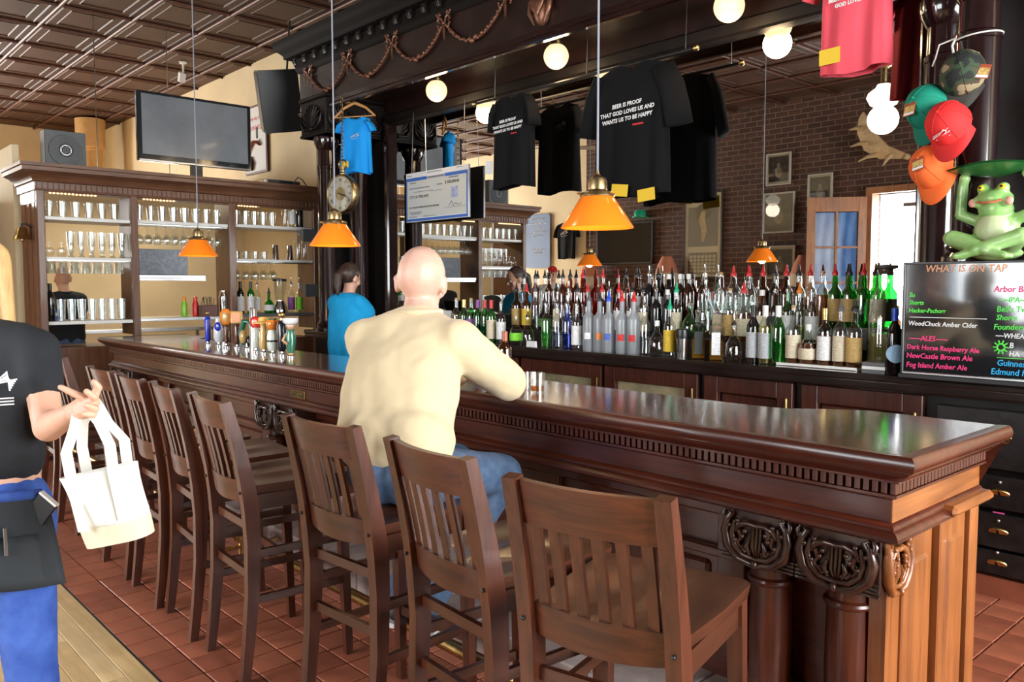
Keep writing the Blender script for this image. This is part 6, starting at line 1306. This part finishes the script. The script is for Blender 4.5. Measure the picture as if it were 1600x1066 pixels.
bd = thing('menu_slate', 'blue-grey slate board on the cream wall beyond the bricks', 'board', (-12.98, WY+.02, 1.92)); pts = []
for cx, cz, a0 in ((.30, .08, -90), (.30, 1.08, 0), (-.30, 1.08, 90), (-.30, .08, 180)):
    for k in range(5): a = R(a0+k*22.5); pts.append((cx+.08*math.cos(a), cz+.08*math.sin(a)))
MB().prism(pts, 0, .03, Matrix.Rotation(R(90), 4, 'X') @ Matrix.Diagonal((1, 1, -1, 1))).build('slate', plain('slate_blue', (.14, .20, .34), .6), bd)
for k, (w, z) in enumerate(((.4, 1.06), (.6, .96), (.2, .88), (.45, .78), (.3, .70), (.42, .40), (.25, .33))):
    MB().tube([(-w/2+w*q/14, .033, z+.018*math.sin(q*2.3+k)) for q in range(15)], .006, 5).build('chalk_scrawl', PAPER, bd)
for x, lab in ((-14.1, 'black t-shirt pinned to the cream wall beside slate board'), (-12.05, 'gathered black t-shirt pinned between slate board and brick')):
    t = thing('wall_tshirt', lab, 'shirt', (x, WY+.10, 2.85)); shirt_mesh(.52, .75, .06, .06, .25, -.1, seed=x).build('shirt_cloth', BLKTEE, t, smooth=180); knot_logo(t, 0, .075, -.22, .12)
# ceiling fans
FANB = plain('fan_blade', (.30, .24, .20), .5)
fn0 = thing('ceiling_fan', 'ceiling fan with lit schoolhouse globe over the stools', 'fan', (-3.55, 1.88, H), R(20))
MB().lathe([(.07, 0), (.07, -.03), (.014, -.05), (.014, -.72), (.10, -.74), (.13, -.80), (.13, -.88), (.09, -.92), (.03, -.95), (.03, -1.08), (.06, -1.10)], 22).build('motor', OLDBRASS, fn0)
for k in range(4):
    a = R(90*k); MB().ribbon([(.12*math.cos(a), .12*math.sin(a), -.86), (.25*math.cos(a), .25*math.sin(a), -.86), (.40*math.cos(a), .40*math.sin(a), -.865), (.66*math.cos(a), .66*math.sin(a), -.87)], (-math.sin(a), math.cos(a), .22), [.04, .10, .14, .15], .01).build('fan_blade', FANB, fn0)
MB().lathe([(.06, -1.10), (.075, -1.13), (.14, -1.18), (.155, -1.22), (.12, -1.29), (.04, -1.33), (1e-4, -1.335)], 26).build('glass_shade', glow('schoolhouse_glass', (1, .90, .72), 1.3), fn0)
f2_ = dup(fn0, (-9.28, .6, H), R(50), 'ceiling fan with globe over the far dining area')
for x, y in ((-3.55, 1.88), (-9.28, .6)):
    l = bpy.data.lights.new('fan_light', 'POINT'); l.energy = 6; l.color = (1, .88, .7); l.shadow_soft_size = .14; lo = bpy.data.objects.new('fan_light', l); COL.objects.link(lo); lo.location = (x, y, 3.12)
# ================================================================ small things on the cabinet and counter
for k, (x, y, z, kind, g, liq, lab, cp, desc) in enumerate((
 (-8.62, 3.86, 1.2255, 'W', 'black', 'none', 'white', 'black', 'black wine bottle with white label on lowest cabinet shelf by columns'),
 (-8.60, 3.97, 1.2255, 'W', 'green', 'none', 'white', 'black', 'green wine bottle with white label on lowest cabinet shelf by columns'),
 (-8.66, 4.07, 1.2255, 'T', 'clear', 'none', 'white', 'steel', 'clear tall bottle with steel pourer beside the green wine bottle'),
 (-8.58, 4.17, 1.2255, 'Q', 'green', 'none', 'white', 'black', 'squat green bottle with white label beside the blender'),
 (-8.62, 4.40, 2.1905, 'T', 'clear', 'none', 'none', 'white', 'clear white-capped bottle first on the top shelf by the columns'),
 (-8.62, 4.49, 2.1905, 'T', 'clear', 'none', 'white', 'white', 'clear bottle with white label and cap on top shelf by columns'),
 (-8.62, 4.58, 2.1905, 'W', 'black', 'none', 'none', 'black', 'dark slim bottle last on the top shelf by columns'),
 (-8.62, 4.56, 1.8205, 'T', 'clear', 'none', 'none', 'blue', 'clear bottle with blue pourer next to the mixing tins'),
 (-8.62, 4.64, 1.8205, 'T', 'clear', 'none', 'none', 'red', 'clear bottle with red pourer next to the mixing tins'),
 (-8.62, 4.46, 1.2255, 'T', 'clear', 'none', 'violet', 'steel', 'clear bottle with violet label beyond the blender'),
 (-8.62, 4.56, 1.2255, 'T', 'clear', 'none', 'lime', 'steel', 'clear bottle with lime label beyond the blender'),
 (-8.62, 2.01, 1.2005, 'W', 'black', 'none', 'none', 'black', 'dark bottle beside the tall glasses on the lowest white shelf'))):
    bottle(kind, g, liq, lab, cp, (x, y, z), desc, R(70), 'bottles in the glass cabinet')
bx = thing('blue_box', 'small blue carton beside the dark bottle on lowest shelf', 'box', (-8.76, 2.06, 1.2005)); MB().box((0, 0, .05), (.08, .09, .10), b=.002).build('carton', plain('carton_blue', (.06, .14, .5), .5), bx); MB().box((.041, 0, .06), (.002, .06, .03)).build('carton_print', PAPER, bx)
bd_ = thing('blender', 'bar blender with glass jug and chrome base in cabinet', 'blender', (-8.60, 4.31, 1.2255))
MB().lathe([(.085, 0), (.088, .01), (.075, .08), (.05, .13), (.05, .145)], 20).build('blender_base', CHROME, bd_); MB().open_lathe([(.045, .146), (.06, .20), (.078, .36), (.080, .36), (.064, .20), (.05, .146)], 20).build('glass_jug', CLEAR, bd_); MB().lathe([(.078, .358), (.078, .38), (.03, .39), (1e-4, .39)], 20).build('jug_lid', BLACKP, bd_)
cp_ = thing('paper_holder', 'white holder with paper slips on the counter beside bartender', 'holder', (-6.25, 4.50, CT)); MB().lathe([(.055, 0), (.065, .22), (.062, .22), (.052, .01), (1e-4, .01)], 20).build('holder_cup', WHITE, cp_)
for k in range(3): MB().box((0, 0, .30), (.10, .002, .16), Matrix.Translation((.01*k, .012*k-.01, 0)) @ Matrix.Rotation(R(-12+14*k), 4, 'Y')).build('paper_slip', PAPER, cp_)
mn = thing('folded_menu', 'white folded menu propped on counter before the wine bottles', 'menu', (-5.86, 4.46, CT)); MB().box((0, 0, .12), (.22, .003, .24), Matrix.Rotation(R(-12), 4, 'X')).build('menu_leaf', PAPER, mn); MB().box((0, .094, .12), (.22, .003, .24), Matrix.Rotation(R(10), 4, 'X')).build('menu_leaf', PAPER, mn)
rg = thing('till_screen', 'black till screen on the counter behind the bald man', 'till', (-6.62, 4.62, CT)); MB().box((0, 0, .02), (.26, .2, .04), b=.008).build('till_base', BLACKP, rg); MB().box((0, -.02, .20), (.34, .03, .26), Matrix.Rotation(R(-14), 4, 'X'), b=.01).build('till_display', BLACKP, rg); MB().box((0, .03, .10), (.05, .04, .16)).build('till_neck', BLACKP, rg)
